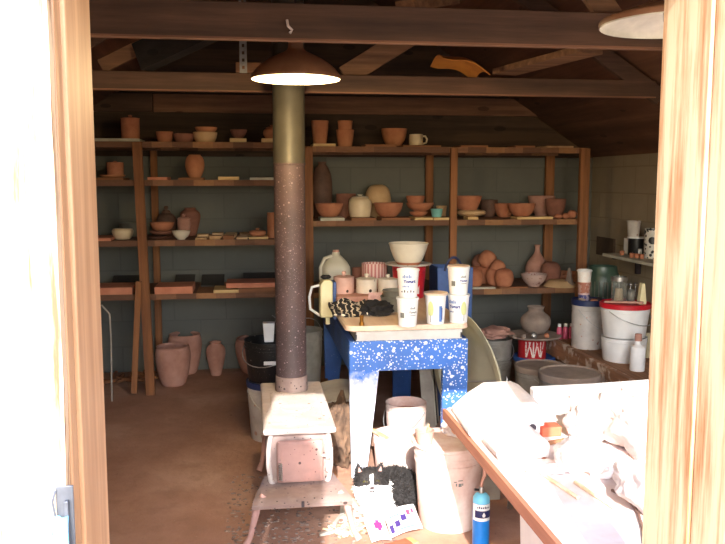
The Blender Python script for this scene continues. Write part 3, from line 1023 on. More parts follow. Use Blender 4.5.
floorpot('tall_pot', 'large pink clay pot on the floor below the shelving, behind another', 'pot', 'crock', 168, 201, 334, 375, 'terra_pk')
floorpot('tall_pot', 'large pink clay pot on the floor against the shelf post', 'pot', 'crock', 155, 190, 346, 387, 'terra_pk')
floorpot('floor_vase', 'slender pink clay vase standing alone on the floor below the shelving', 'vase', 'urn', 206, 225, 342, 376, 'terra_pk')
floorpot('tall_pot', 'wide pink clay pot on the floor behind the black bucket', 'pot', 'crock', 235, 276, 338, 374, 'terra_pk')
f_ = atZ(134, 396, 0)
plank_thing('loose_stick', 'brown wooden stick leaning against the shelving by its post', (f_.x, f_.y, .02), (f_.x + .06, YF - .045, .81), .04, .022, M['shelf_wood'], 'stick', (0, 1, 0))
f_ = atZ(112, 402, 0)
mb = MB().tube([(0, 0, .005), (.005, .02, .45), (0.0, .03, .6), (-.05, .04, .66), (-.12, .05, .64), (-.16, .06, .5), (-.17, .06, .3), (-.16, .05, .005)], .006, 8)
tag(mb.build('wire_hoop', M['greyboard'], None, loc=f_), 'thin bent greenish rod standing on the floor by the door jamb', 'rod')
mb = MB()
random.seed(11)
for i in range(16):
    x, y = random.uniform(-.3, .2), random.uniform(-.05, .12)
    a = random.uniform(0, 3)
    mb.bar((x, y, .012 + i * .001), (x + .16 * math.cos(a), y + .16 * math.sin(a), .02 + random.random() * .03), .02, .02)
f_ = atZ(122, 385, 0)
tag(mb.build('kindling', M['shelf_wood'], None, False, loc=f_), 'scattered kindling sticks on the floor by the shelf post', 'kindling', None, 'stuff')

# ------------------------------------------------------------------ middle and right bays
T1, T2, T3 = MT
slab('short pale board under the tapered tumblers on the top shelf', 312, 334, 5.8, T1, .02, .25, 'board_lt')
CG = 'tapered tumblers on the top shelf'
pot('tumbler', 'tapered orange tumbler next to the stovepipe on the top shelf', 'tumbler', 'tumbler', 311, 328.5, 121, 5.82, T1 + .02, 'terra_b', CG)
pot('tumbler', 'ridged orange tumbler, lower of two nested on the top shelf', 'tumbler', 'tumbler', 336, 354, 130, 5.82, T1, 'terra_b', CG)
pot('tumbler', 'orange tumbler nested in the ridged one on the top shelf', 'tumbler', 'tumbler', 337.5, 352.5, 121, 5.82, T1 + .06, 'terra_b', CG)
slab('long thin brown board in front of the wide bowl on the top shelf', 363, 394, 5.76, T1, .016, .2, 'board_dk')
pot('bowl', 'wide pale orange bowl on the top shelf', 'bowl', 'deepbowl', 381, 407, 129, 5.95, T1 + .016, 'terra_b')
slab('thin brown board under the pale mug on the top shelf', 400, 438, 5.8, T1, .014, .2, 'board_dk')
X, r_, h_ = spec(409, 423, 134.5, 5.85, T1 + .014)
r = thing('mug', 'pale mug with a loop handle on the top shelf', 'mug', (X, 5.85, T1 + .014))
MB().lathe(hollow('mug', r_, h_, .005), seg=32).build('body', M['cream'], r)
MB().tube([(r_ * .95, 0, h_ * .85), (r_ * 1.35, 0, h_ * .85), (r_ * 1.62, 0, h_ * .6), (r_ * 1.5, 0, h_ * .3), (r_ * .97, 0, h_ * .2)], .007, 8).build('handle', M['cream'], r)
slab('thin brown board lying bare above the middle post on the top shelf', 456, 484, 5.76, T1, .014, .2, 'board_dk')
slab('thin brown board lying bare near the end of the top shelf', 510, 530, 5.76, T1, .014, .2, 'board_dk')
slab('narrow buff board at the end of the top shelf by the post', 540, 568, 5.78, T1, .014, .2, 'tile')
# second level, middle bay
pot('tall_vase', 'tall greyish brown vase at the back beside the stovepipe', 'vase', 'tallvase', 312, 332, 162, 6.1, T2, 'brownpot')
slab('white board under the terracotta bowl beside the stovepipe', 319, 343, 5.75, T2, .022, .2, 'board_gr')
pot('bowl', 'terracotta bowl on a white board beside the stovepipe', 'bowl', 'deepbowl', 315, 343, 203.5, 5.83, T2 + .022, 'terra')
pot('canister', 'dark red canister behind the cream lidded jar', 'canister', 'cyl', 336, 356, 194, 6.1, T2, 'terra_dk')
slab('brown board under the cream lidded jar', 349, 374, 5.8, T2, .018, .26, 'board_dk')
jar('lidded_jar', 'cream lidded jar standing between two terracotta bowls', 'jar', 'barrel', 348.5, 371.5, 194, 5.84, T2 + .018, 'cream', 'offwhite', None, .06, .09)
pot('globe_vase', 'pale tan globe shaped vase behind the terracotta bowl', 'vase', 'globe', 365, 391, 185, 6.1, T2, 'tan_glaze')
slab('brown board under the wide terracotta bowl in the middle bay', 379, 408, 5.78, T2, .018, .22, 'board_dk')
pot('bowl', 'wide terracotta bowl between the cream jar and the stacked bowls', 'bowl', 'deepbowl', 373.5, 403, 203, 5.86, T2 + .018, 'terra')
SG = 'nested terracotta bowls in the middle bay'
slab('buff board under the nested terracotta bowls', 412, 430, 5.78, T2, .018, .22, 'board_lt')
zb_ = T2 + .018
for l, y_, a_, b_ in (('lowest of three nested terracotta bowls in the middle bay', 212, 409, 428), ('second of three nested terracotta bowls in the middle bay', 203, 406, 434), ('topmost of three nested terracotta bowls in the middle bay', 196, 406, 425)):
    pot('bowl', l, 'bowl', 'bowl', a_, b_, y_, 5.86, zb_, 'terra', SG)
    zb_ += .035
slab('buff board under the small blue green cup', 431, 447, 5.76, T2, .018, .22, 'board_lt')
pot('cup', 'small pale blue green cup at the front by the middle post', 'cup', 'cup', 430.5, 443, 209, 5.76, T2 + .018, 'teal')
pot('cup', 'small tan cup behind the blue green cup', 'cup', 'cup', 436, 447, 206, 5.95, T2, 'tan_glaze')
# second level, right bay
slab('small yellow block under the tan dish by the middle post', 466, 477, 5.74, T2, .02, .12, 'board_lt')
pot('dish', 'fat tan covered dish under a terracotta bowl by the middle post', 'dish', 'globe', 457, 486, 209.5, 5.85, T2 + .02, 'tan_glaze')
pot('bowl', 'terracotta bowl sitting on the fat tan dish by the middle post', 'bowl', 'widebowl', 453.5, 482, 196, 5.85, atY(470, 209.5, 5.85).z, 'terra')
pot('bowl', 'dark brown bowl in shade behind the stacked bowl and dish', 'bowl', 'deepbowl', 480, 498, 200, 6.1, T2, 'brownpot')
pot('bowl', 'terracotta bowl half hidden by the larger bowl on the buff board', 'bowl', 'deepbowl', 494, 515, 203.5, 6.04, T2, 'terra')
slab('long buff board under the largest bowl of the last bay', 514, 551, 5.75, T2, .018, .16, 'board_lt')
pot('bowl', 'largest terracotta bowl of the last bay, at the shelf front', 'bowl', 'deepbowl', 508, 535.5, 203.5, 5.82, T2 + .018, 'terra')
pot('bowl', 'wide pinkish bowl at the back by the rear post', 'bowl', 'bowl', 528, 555, 196, 6.1, T2, 'terra_pk')
pot('planter', 'dark terracotta pot with curved sides near the end post', 'pot', 'deepbowl', 545, 566, 199, 5.9, T2, 'terra_dk')
SC_ = 'small broken clay pieces by the end post'
for i, (x0, x1, yt) in enumerate(((554, 563, 214), (562, 570, 213), (567, 577, 210))):
    X, r_, h_ = spec(x0, x1, yt, 5.72, T2)
    tag(MB().lump((0, 0, h_ * .5), (r_, r_ * .8, h_ * .5), 5 + i, .2, 1.5, 3, 0).build('clay_piece', M['terra'], None, loc=(X, 5.72, T2)), 'small lump of terracotta by the end post, ' + ('farthest from the post', 'in the middle of three', 'closest to the post')[i], 'clay piece', SC_)

# lower level, right bay
BALL = 'rounded terracotta pots heaped on the lowest shelf'
bl = [('ball shaped pot at the front of the heap, largest in view', 504, 281, 9.5, 5.75), ('ball shaped pot just behind the front one of the heap', 494.5, 279, 9.0, 5.86), ('ball shaped pot third back in the front line of the heap', 487, 277, 8.5, 5.97),
      ('ball shaped pot low at the end of the heap by the tubs', 474, 281, 9.5, 5.78), ('ball shaped pot at the back of the heap by the tubs', 477, 271, 9.0, 6.0)]
pts = []
for l, x, y, rp, Y in bl:
    X, r_, _ = spec(x - rp, x + rp, y, Y, T3)
    pts.append((X, Y, r_))
    mb = MB().lathe(hollow('globe', r_, r_ * 1.95, .006), seg=30)
    tag(mb.build('ball_pot', M['terra'], None, loc=(X, Y, T3)), l, 'pot', BALL)
for l, x, y, rp, Y, mt in (('ball shaped pot with a pinched mouth resting on top of the heap', 498, 267, 7.5, 5.86, 'terra'), ('upper pot crowning the heap of ball shaped pots', 487.5, 259, 9, 5.98, 'terra'), ('dark pot high at the back of the heap', 480, 262, 8, 6.1, 'terra_dk')):
    p = atY(x, y, Y)
    r_ = rp * Y / FPX
    mb = MB().lathe([(a, b - r_) for a, b in hollow('globe', r_, r_ * 1.9, .006)], seg=30, M=Matrix.Rotation(.7, 3, 'Y'))
    tag(mb.build('ball_pot', M[mt], None, loc=p), l, 'pot', BALL)
pot('bottle_vase', 'pinkish bottle vase with a narrow neck on the lowest shelf', 'vase', 'bottle', 526, 549, 245, 6.13, T3, 'terra_pk')
pot('dome_pot', 'rounded terracotta bowl behind the speckled bowl on the lowest shelf', 'bowl', 'globe', 541, 561, 262, 5.92, T3, 'terra_dk')
pot('bowl', 'pale lattice speckled bowl at the front of the lowest shelf', 'bowl', 'bowl', 521, 547, 274, 5.78, T3, 'lattice')
X, r_, _ = spec(546, 586, 278, 5.92, T3)
pot('pedestal', 'low clay stand under the wide terracotta platter', 'stand', 'cyl', 561, 572, 281, 6.08, T3, 'terra_dk')
pot('platter', 'wide terracotta platter raised behind the pale plaster mound', 'platter', 'dish', 548, 582, 272.5, 6.08, atY(566, 281, 6.08).z, 'terra')
X, r_, h_ = spec(544, 576, 280, 5.76, T3)
tag(MB().lathe([(0, 0), (r_, 0), (r_ * .97, .01), (r_ * .72, h_ * .9), (r_ * .64, h_), (0, h_)], seg=32).build('plaster_mould', M['tan_glaze'], None, loc=(X, 5.76, T3)), 'pale flat topped plaster mould on the lowest shelf by the end post', 'mould')
slab('whitish board edge beside the heaped ball pots on the lowest shelf', 470, 497, 5.7, T3, .012, .06, 'board_gr')
slab('reddish board at the front of the lowest shelf below the lattice bowl', 500, 530, 5.7, T3, .010, .06, 'board_dk')
# ------------------------------------------------------------------ iron stove
SX, SY = 0.195, 3.66
st = thing('wood_stove', 'small dusty cast iron wood stove on splayed legs, under the stovepipe', 'stove', (SX, SY, 0))
YFR, YBK = 3.30 - SY, 4.07 - SY
body = MB()
ring = []
lev = [(.0, .195, .118), (.2, .225, .133), (.45, .29, .141), (.7, .36, .14), (.9, .41, .132), (1, .43, .128)]
vs, fs = [], []
for _, z, w in lev:
    vs += [(-w, YFR + .02, z), (w, YFR + .02, z), (w, YBK, z), (-w, YBK, z)]
for i in range(len(lev) - 1):
    for k in range(4):
        fs.append((i * 4 + k, i * 4 + (k + 1) % 4, i * 4 + 4 + (k + 1) % 4, i * 4 + 4 + k))
fs += [(3, 2, 1, 0), tuple(len(vs) - 4 + k for k in range(4))]
body.add(vs, fs).build('firebox', M['iron'], st, True, 30, bevel=.006)
for s in (-1, 1):
    MB().tube([(s * (w - .008), YFR + .018, z) for _, z, w in lev], .011, 10).build('corner_rib', M['iron_lt'], st)
MB().box((-.155, YFR - .015, .431), (.155, YBK + .02, .455)).build('top_plate', M['iron_lt'], st, False, bevel=.008)
tp = MB().box((-.112, YFR + .055, .4555), (.112, YBK - .2, .461)).build('lid_panel', M['iron_lt'], st, False, bevel=.004)
MB().lathe(smooth_prof([(.07, .4615), (.072, .465), (.06, .467), (.001, .467)], 2), (0, YFR + .28, 0), 36).build('cook_lid', M['iron_lt'], tp)
MB().ball((.045, YFR + .035, .4575), (.012, .008, .005)).build('stud', M['iron'], st)
dr = MB().box((-.098, YFR - .004, .215), (.1, YFR + .021, .40)).build('door', M['iron_pk'], st, False, bevel=.012)
MB().box((-.08, YFR - .007, .232), (.082, YFR - .0045, .385)).build('door_panel', M['iron_pk'], dr, False, bevel=.002)
pts = []
for i in range(70):
    a = i * .9
    pts.append((-.084 + .007 * math.cos(a), YFR - .02 + .007 * math.sin(a), .235 + i * .0011))
MB().tube(pts, .0025, 6).build('coil_handle', M['steel'], dr)
MB().tube([(.112, YFR - .008, .27), (.114, YFR - .03, .275), (.116, YFR - .034, .32), (.115, YFR - .03, .38), (.112, YFR - .006, .388)], .0075, 10).build('latch', M['iron_lt'], st)
MB().tube([(.095, YFR - .012, .335), (.12, YFR - .036, .338)], .006, 8).build('latch_pin', M['iron_lt'], st)
ap = MB()
ap.sheet(lambda u, v: ((u - .5) * (.30 + .11 * (1 - v)), YFR + .10 - .27 * (1 - v), .215 - .012 * (1 - v) - (.012 if v < .02 else 0)), 12, 10, .022)
ap.build('ash_apron', M['iron'], st, True, 30)
MB().box((-.006, YFR - .176, .178), (.006, YFR - .171, .203)).build('apron_joint', M['ink_dk'], st, False)
for sx_, y_ in ((-1, YFR - .12), (1, YFR - .12), (-1, YBK - .03), (1, YBK - .03)):
    k = 1 if y_ < 0 else .72
    MB().tube([(sx_ * .155 * k, y_ + .02, .205), (sx_ * .185 * k, y_, .17), (sx_ * .2 * k, y_ - .005, .1), (sx_ * .212 * k, y_ - .01, .05), (sx_ * .235 * k, y_ - .025, .012)], [.018, .018, .014, .012, .016], 10).build('leg', M['iron_pk'], st)
# ash and bark under and around the stove
random.seed(5)
mb = MB()
for i in range(800):
    x = random.uniform(-.12, .62)
    y = random.uniform(3.1, 4.0)
    if x > .38 and y > 3.3:
        continue
    s = random.uniform(.0025, .008)
    mb.lump((x, y, s * .4), (s * random.uniform(.8, 2), s, s * .6), i, .3, 1.5, 1, 0.001)
tag(mb.build('ash_litter', M['ash'], None, True), 'ash, bark and grit littering the floor under the stove', 'litter', None, 'stuff')
mb = MB()
for i in range(80):
    a, d = random.uniform(0, 6.3), random.random() ** .7
    x, y = .40 + .09 * d * math.cos(a), 3.24 + .07 * d * math.sin(a)
    s = random.uniform(.006, .016)
    b = random.uniform(0, 3)
    z = .012 + (1 - d) * .04 * random.random()
    mb.bar((x, y, z), (x + s * 2 * math.cos(b), y + s * 2 * math.sin(b), z + random.uniform(-.004, .012)), s * .8, .003)
tag(mb.build('wood_shavings', M['straw'], None, False), 'heap of pale wood shavings on the floor beside the stove leg', 'shavings', None, 'stuff')

# ------------------------------------------------------------------ buckets


def bucket(label, X, Y, z, r, h, mat, lid=None, rim=None, handle=None, hdown=True, name='bucket', cat='bucket', rz=0.0, group=None, contents=None, taper=.86, hmat='wire'):
    b = thing(name, label, cat, (X, Y, z), rz, group)
    P = [(0.0, 0.0), (r * taper * .97, 0.0), (r * taper, .006), (r * (taper + (1 - taper) * .72), h * .72)]
    P += [(r * .965, h * .80), (r * .985, h * .805), (r * .985, h * .825), (r * .97, h * .83), (r * .975, h * .885), (r * .995, h * .89), (r * .995, h * .91), (r * .98, h * .915), (r * .98, h * .985), (r, h * .988), (r, h)]
    inner = [(r * .96, h), (r * .955, h * .9), (r * taper * .96, .014), (0.0, .014)]
    MB().lathe(P + inner, seg=44).build('shell', M[mat], b, True, 30)
    if rim:
        MB().lathe([(r * 1.002, h * .9), (r * 1.015, h * .905), (r * 1.02, h * 1.0), (r * .95, h * 1.004), (r * .95, h * 1.0005), (r * 1.001, h * 1.0005)], seg=44).build('rim_band', M[rim], b, True, 30)
    if lid:
        MB().lathe([(r * 1.006, h * .93), (r * 1.03, h * .93), (r * 1.035, h + .012), (r * .99, h + .016), (r * .95, h + .006), (0.0, h + .006), (0.0, h + .001), (r * .99, h + .001)], seg=44).build('lid', M[lid], b, True, 30)
    if contents:
        MB().lathe([(0.0, h * .82), (r * .93, h * .80), (r * .93, h * .79), (0.0, h * .79)], seg=32).build('contents', M[contents], b)
    if handle is not None:
        a0 = handle
        pts = []
        for i in range(17):
            t_ = PI * i / 16
            c_, s_ = math.cos(t_), math.sin(t_)
            p = Vector((c_ * (r + .006), 0, 0))
            drop = -s_ * r * .95 if hdown else s_ * r * 1.0
            out = s_ * r * (1.0 if hdown else .25)
            rr_ = (r + .01)
            if hdown:
                # lies down against the wall
                ang = t_
                q = Vector((rr_ * math.cos(ang), -rr_ * math.sin(ang), h * .86 - s_ * h * .42))
            else:
                q = Vector((rr_ * c_, -.25 * r * s_, h * .88 + s_ * r * .95))
            pts.append(Matrix.Rotation(a0, 3, 'Z') @ q)
        MB().tube(pts, .0028, 8).build('handle', M[hmat], b)
    return b


# black bucket nested on a white one, behind the stove
BX, BY = atZ(274, 440, 0).x, 4.60
bucket('white bucket with a blue rim standing on the floor under the black bucket', BX, BY, 0, .152, .345, 'dustpl', rim='navypl', handle=0.4)
bk = bucket('black bucket standing on the white bucket behind the stove', BX - .004, BY, .348, .16, .235, 'blackpl', handle=-0.5)
MB().box((-.05, -.172, .12), (.03, -.1665, .14)).build('pale_label', M['whitepl'], bk, False)
tri = bk
MB().tube([(.0, -.17, .005), (.05, -.172, -.005), (.045, -.172, .04), (.0, -.17, .005)], .003, 6).build('wire_loop', M['wire'], bk)
p = atY(269, 343, 4.5)
wt = thing('plastic_tub', 'small square white tub perched on the rim of the black bucket', 'tub', (p.x, 4.53, .584))
MB().prism([(-.026, 0), (.026, 0), (.034, .11), (-.034, .11)], -.03, .03).build('shell', M['whitepl'], wt, False, bevel=.004)
MB().tube([(.03, 0, .10), (.045, 0, .13), (.02, 0, .15)], .0025, 6).build('wire_handle', M['wire'], wt)
bucket('grey bucket on a crate, seen past the far side of the stovepipe', atY(303, 330, 5.0).x, 5.0, .2, .125, .36, 'greypl', handle=.5, hdown=False)
tag(MB().box((-.17, -.15, 0), (.17, .15, .2)).box((-.175, -.155, .08), (.175, .155, .12)).build('crate', M['shelf_wood'], None, False, bevel=.004, loc=(atY(303, 330, 5.0).x, 5.0, 0)), 'low wooden crate under the grey bucket behind the stovepipe', 'crate')

# brown sacking and grey board between stove and blue table
mb = MB().lump((0, 0, .16), (.085, .15, .2), 3, .35, 1.7, 5, 0.0)
tag(mb.build('sack', M['brownrag'], None, loc=(.455, 4.11, 0)), 'crumpled brown sacking heaped between the stove and the blue table', 'sacking')
mb = MB()
mb.sheet(lambda u, v: ((u - .5) * .2 + .02 * v, (v - .5) * .3, .03 * math.sin(u * 2.2) + .04 * v), 10, 10, .014)
tag(mb.build('board', M['greyboard'], None, loc=(.445, 4.42, .27)), 'grey board lying on the brown sacking beside the stove', 'board')
mb = MB().lump((0, 0, .13), (.085, .11, .13), 13, .3, 1.8, 4, 0.0)
tag(mb.build('sack', M['brownrag'], None, loc=(.46, 4.44, 0)), 'brown sack standing behind the heaped sacking, under the grey board', 'sack')

# ------------------------------------------------------------------ blue table
TX0, TX1, TY0, TY1, TZ = .478, 1.085, 3.87, 5.30, .785
bt = thing('blue_table', 'blue painted table spattered with white slip, wooden top', 'table', ((TX0 + TX1) / 2, (TY0 + TY1) / 2, 0))
ox, oy = (TX0 + TX1) / 2, (TY0 + TY1) / 2
hx, hy = (TX1 - TX0) / 2, (TY1 - TY0) / 2
# rounded top slab
cr = .05
poly = []
for cx, cy, a in ((hx - .0, -hy - .02, -90), (hx, hy, 0), (-hx - .02, hy, 90), (-hx - .02, -hy - .02, 180)):
    ccx, ccy = cx - math.copysign(cr, cx), cy - math.copysign(cr, cy)
    for i in range(7):
        b = R(a + 90 * i / 6)
        poly.append((ccx + cr * math.cos(b), ccy + cr * math.sin(b)))
MB().prism(poly, TZ - .028, TZ, 'z').build('table_top', M['tabletop'], bt, True, 30, bevel=.004)
MB().box((-hx + .035, -hy + .012, TZ - .082), (hx - .03, hy - .012, TZ - .0285)).build('apron', M['apron'], bt, False)
for s in (-1, 1):
    MB().box((s * (hx - .035) - .004, -hy + .006, TZ - .075), (s * (hx - .035) + .004, -hy + .0115, TZ - .05)).build('bracket', M['ink_dk'], bt, False)
ZB = TZ - .083
fz = .55                                   # underside of the cross board


def cheek(y0, y1, mat, w0=.15, w1=.085, cross=fz):
    """end frame: two tapering legs joined by a cross board, one flat piece"""
    o_ = []
    mb = MB()
    P = [(-hx, ZB), (-hx, cross), (-hx + .008, 0.0), (-hx + .008 + w1, 0.0), (-hx + w0, cross), (hx - w0, cross), (hx - w0 + .005, 0.0), (hx - .004, 0.0), (hx, cross), (hx, ZB)]
    # triangulated strip so the concave outline stays clean
    q = lambda pts: mb.prism(pts, y0, y1)
    return P


def leg(name, pts, y0, y1, mat):
    MB().prism(pts, y0, y1).build(name, mat, bt, False, bevel=.003)


for (y0, y1, mat) in ((-hy, -hy + .035, M['bluepaint']), (hy - .035, hy, M['bluepaint_plain'])):
    leg('cross_board', [(-hx + .001, fz), (hx - .001, fz), (hx - .001, ZB), (-hx + .001, ZB)], y0 + .001, y1 - .001, mat)
    leg('leg' , [(-hx + .012, 0), (-hx + .085, 0), (-hx + .15, fz), (-hx + .15, fz + .002), (-hx, fz + .002), (-hx, fz)], y0, y1, M['bluepaint_sunlit'] if y0 < 0 else mat)
    leg('leg', [(hx - .135, 0), (hx - .012, 0), (hx, fz), (hx, fz + .002), (hx - .13, fz + .002), (hx - .13, fz)], y0, y1, mat)
for s in (-1, 1):
    x0, x1 = (-hx, -hx + .03) if s < 0 else (hx - .03, hx)
    MB().prism([(-hy + .036, ZB), (hy - .036, ZB), (hy - .036, fz), (-hy + .036, fz)], x0, x1, 'x').build('side_board', M['bluepaint_plain'], bt, False, bevel=.002)
for s in (-1, 1):
    MB().prism([(-.05, 0), (.05, 0), (.07, .549), (-.07, .549)], s * (hx - .0) - (.028 if s > 0 else 0), s * hx + (0.028 if s < 0 else 0), 'x').build('middle_leg', M['bluepaint_plain'], bt, False) if False else None
# boards leaning under the table
for i in range(4):
    p = atZ(423 + i * 5.5, 424, 0)
    tag(MB().bar((0, 0, .004), (.0, .2, .50 + .01 * i), .075 - .01 * i, .014, (0, -1, 0)).build('leaning_board', M[('greyboard', 'board_gr', 'dark_board', 'greyboard')[i]], None, False, loc=(p.x + .02 - .012 * i, 4.62 + .04 * i, 0)),
        ('widest pale board leaning', 'second pale board leaning', 'dark narrow board leaning', 'thinnest grey board leaning')[i] + ' among the boards under the blue table', 'board', 'boards leaning under the blue table')

# ------------------------------------------------------------------ on the blue table


def tubR(r0, r1, h):
    return lambda z: r0 + (r1 - r0) * max(0, min(1, z / h))


def yogurt_tub(label, xc, yb, w, h, z, style, Y=None):
    if Y is None:
        f_ = atZ(xc, yb, z)
        Y = f_.y + w * .42
    X = atY(xc, yb - 10, Y).x
    t_ = thing('yogurt_tub', label, 'tub', (X, Y, z), math.atan2(-X, Y) * 1.0, 'white yogurt tubs')
    r1, r0 = w / 2, w / 2 * .78
    Rf = tubR(r0, r1 * .955, h)
    MB().lathe([(0, 0), (r0 * .97, 0), (r0, .003), (Rf(h * .93), h * .93), (r1, h * .935), (r1, h * .985), (r1 * .98, h), (r1 * .93, h), (r1 * .9, h * .9), (r0 * .92, .006), (0, .006)], seg=40).build('cup', M['whitepl'], t_, True, 30)
    if style in ('text', 'textside'):
        s0 = 0.0 if style == 'text' else -.03
        worn_print(M['ink_lt'], t_, s0 - .004, h * .70, .046, .017, Rf, 6)
        lettering('Yogurt', .021, M['ink'], t_, s0 + .008, h * .54, Rf, bold=.0011)
        if style == 'text':
            worn_print(M['ink_lt'], t_, -.010, h * .38, .034, .009, Rf, 5)
            for i in range(5):
                patch('paint_mark', M['ink_dk'], t_, -.034 + i * .015, -.028 + i * .015, h * .2, h * (.25 + .03 * (i % 2)), Rf)
        else:
            worn_print(M['ink'], t_, s0 - .006, h * .38, .026, .007, Rf, 4)
    if style in ('panel', 'panelhi'):
        patch('nutrition_panel', M['ink_gr'], t_, -.038, -.016, h * .32, h * .5, Rf)
        worn_print(M['ink_gr'], t_, .026, h * .62, .03, .011, Rf, 5)
        lettering('Yogurt', .015, M['ink' if style == 'panelhi' else 'ink_gr'], t_, .028, h * .48, Rf, bold=.0008)
        patch('fine_print', M['ink_gr'], t_, .012, .044, h * .40, h * .42, Rf)
    if style in ('glass', 'textside'):
        c_ = -.026 if style == 'glass' else .028
        patch('picture', M['ink_ol'], t_, c_ - .016, c_ + .016, h * .3, h * .78, Rf, shape=lambda u: math.sin(PI * min(1, .12 + u * .88)) ** .5)
        patch('picture_stem', M['ink_dk'], t_, c_ - .0012, c_ + .0012, h * .08, h * .31, Rf, .0008)
    if style == 'glass':
        patch('print_block', M['ink_lt'], t_, .018, .034, h * .1, h * .62, Rf)
        patch('blue_print', M['ink'], t_, .031, .036, h * .16, h * .56, Rf, .0012)
    return t_


TW = .113
ya = yogurt_tub('lower white yogurt tub of the stack at the table front, beside the cloth', 407.5, 327.5, TW, .143, TZ, 'panel')
yogurt_tub('upper white yogurt tub with blue printing, stacked at the table front', 408, 298, TW, .140, TZ + .1435, 'text', ya.location.y)
yb_ = yogurt_tub('single white yogurt tub with a pale green glass pictured, between two stacks', 435.5, 325, TW * .98, .152, TZ, 'glass')
MB().lathe([(.001, .1535), (.0555, .1535), (.06, .148), (.061, .158), (.001, .160)], seg=36).build('lid', M['tabletop'], yb_)
yc = yogurt_tub('lower white yogurt tub of the stack at the table corner', 458.5, 323.5, TW, .143, TZ, 'textside')
yd = yogurt_tub('upper white yogurt tub of the stack at the table corner', 458.5, 294, TW * 1.03, .140, TZ + .1435, 'panelhi', yc.location.y)
MB().lathe([(.001, .1415), (.052, .1415), (.056, .1425), (.054, .146), (.001, .146)], seg=36).build('lid', M['tabletop'], yd)
p = atZ(362, 326, TZ)
o = MB().lathe([(0, 0), (.013, 0), (.013, .014), (.0095, .018), (.0095, .04), (.011, .042), (.011, .052), (0, .052)], seg=20).build('brass_bottle', M['brass'], None, loc=(p.x, p.y + .012, TZ))
tag(o, 'tiny brass bottle at the front edge of the blue table', 'bottle')
p = atZ(350, 318, TZ)
mb = MB()
mb.sheet(lambda u, v: ((u - .5) * .2, (v - .5) * .2, .012 + .05 * (v ** 1.5) + .012 * math.sin(u * 9 + v * 4)), 20, 16, .012)
tag(mb.build('patterned_cloth', M['printcloth'], None, loc=(p.x + .01, p.y + .12, TZ)), 'dark cloth with a pale swirling print heaped on the blue table', 'cloth')
p = atZ(379, 317, TZ)
mb = MB().lump((0, 0, .03), (.085, .06, .045), 8, .5, 1.7, 4, 0.0).lump((-.04, .01, .045), (.03, .04, .03), 9, .4, 2, 3, 0.0)
tag(mb.build('black_cloth', M['darkcloth'], None, loc=(p.x, p.y + .07, TZ)), 'crumpled black cloth between the patterned cloth and the yogurt tubs', 'cloth')
o = MB().box((-.175, -.15, 0), (.175, .15, .066)).build('clay_block', M['slab_pink'] if False else M['terra_pk'], None, False, bevel=.008, loc=(atY(364, 300, 4.55).x, 4.55, TZ))
tag(o, 'long low pinkish block of clay under the three canisters', 'clay block')
CANZ = TZ + .066
for nm, lb, x0, x1, yt, mt in (('canister', 'pinkish lidded canister, first of the three on the clay block', 333.5, 354, 271, 'dotpink'), ('canister', 'cream lidded canister with dark dots, in the middle of three', 356, 377, 273.5, 'dotwhite'), ('canister', 'cream lidded canister with dark dots, beside the red bucket', 378, 398, 274, 'dotwhite')):
    jar(nm, lb, 'canister', 'cyl', x0, x1, yt, 4.56, CANZ, mt, mt, 'canisters on the clay block', .1, .2)
p = atY(374, 292, 4.36)
mb = MB()
mb.sheet(lambda u, v: ((u - .5) * .075 + .012 * v, -.012 - .02 * (1 - v), .004 + .085 * v), 4, 8, .002)
tag(mb.build('paper_tag', M['pinkpaper'], None, loc=(p.x, 4.40, TZ)), 'pink printed paper propped against the clay block', 'paper')
zb_ = TZ
for l, x0, x1, yt in (('lower grey bowl stacked behind the yogurt tubs', 380, 410, 296), ('upper grey bowl stacked behind the yogurt tubs', 382, 409, 290)):
    pot('bowl', l, 'bowl', 'widebowl', x0, x1, yt, 4.27, zb_, 'greyglaze', 'grey bowls on the blue table')
    zb_ += .042
pot('fluted_bowl', 'pink and white fluted pot behind the canisters', 'pot', 'cyl', 361.5, 387, 263.5, 4.97, TZ, 'flute')
pot('pink_pot', 'squat dusky pink pot behind the milk jug and fluted pot', 'pot', 'cyl', 352, 368, 268, 5.1, TZ, 'terra_dk')
# red bucket, plate and white bowl
X, r_, h_ = spec(392, 426, 266, 4.78, TZ)
rb = bucket('red bucket on the blue table carrying a plate and a bowl', X, 4.78, TZ, r_, h_, 'redpl')
MB().sheet(lambda u, v: wrapmap(((u - .5) * .1, .03 + .1 * v, .001), tubR(r_ * .86, r_ * .97, h_)), 8, 4, .001).build('white_sticker', M['whitepl'], rb)
X, r2, _ = spec(385, 431.5, 262, 4.78, TZ)
zt_ = TZ + h_ + .002
tag(MB().lathe([(0, 0), (r2 * .7, 0), (r2 * .98, .008), (r2, .014), (r2 * .97, .017), (r2 * .66, .008), (0, .008)], seg=44).build('plate', M['dustpl'], None, loc=(X, 4.78, zt_)), 'pinkish white plate covering the red bucket', 'plate')
X, r_, h_ = spec(388.5, 428.5, 243, 4.78, zt_ + .009)
wb = thing('mixing_bowl', 'large white bowl with a terracotta foot, on the plate over the red bucket', 'bowl', (X, 4.78, zt_ + .009))
MB().lathe([(a, b + h_ * .12) for a, b in hollow('widebowl', r_, h_ * .88, .006)], seg=44).build('bowl_body', M['offwhite'], wb)
MB().lathe([(0, 0), (r_ * .55, 0), (r_ * .64, h_ * .12), (r_ * .6, h_ * .121), (0, h_ * .121)], seg=40).build('foot', M['terra'], wb)
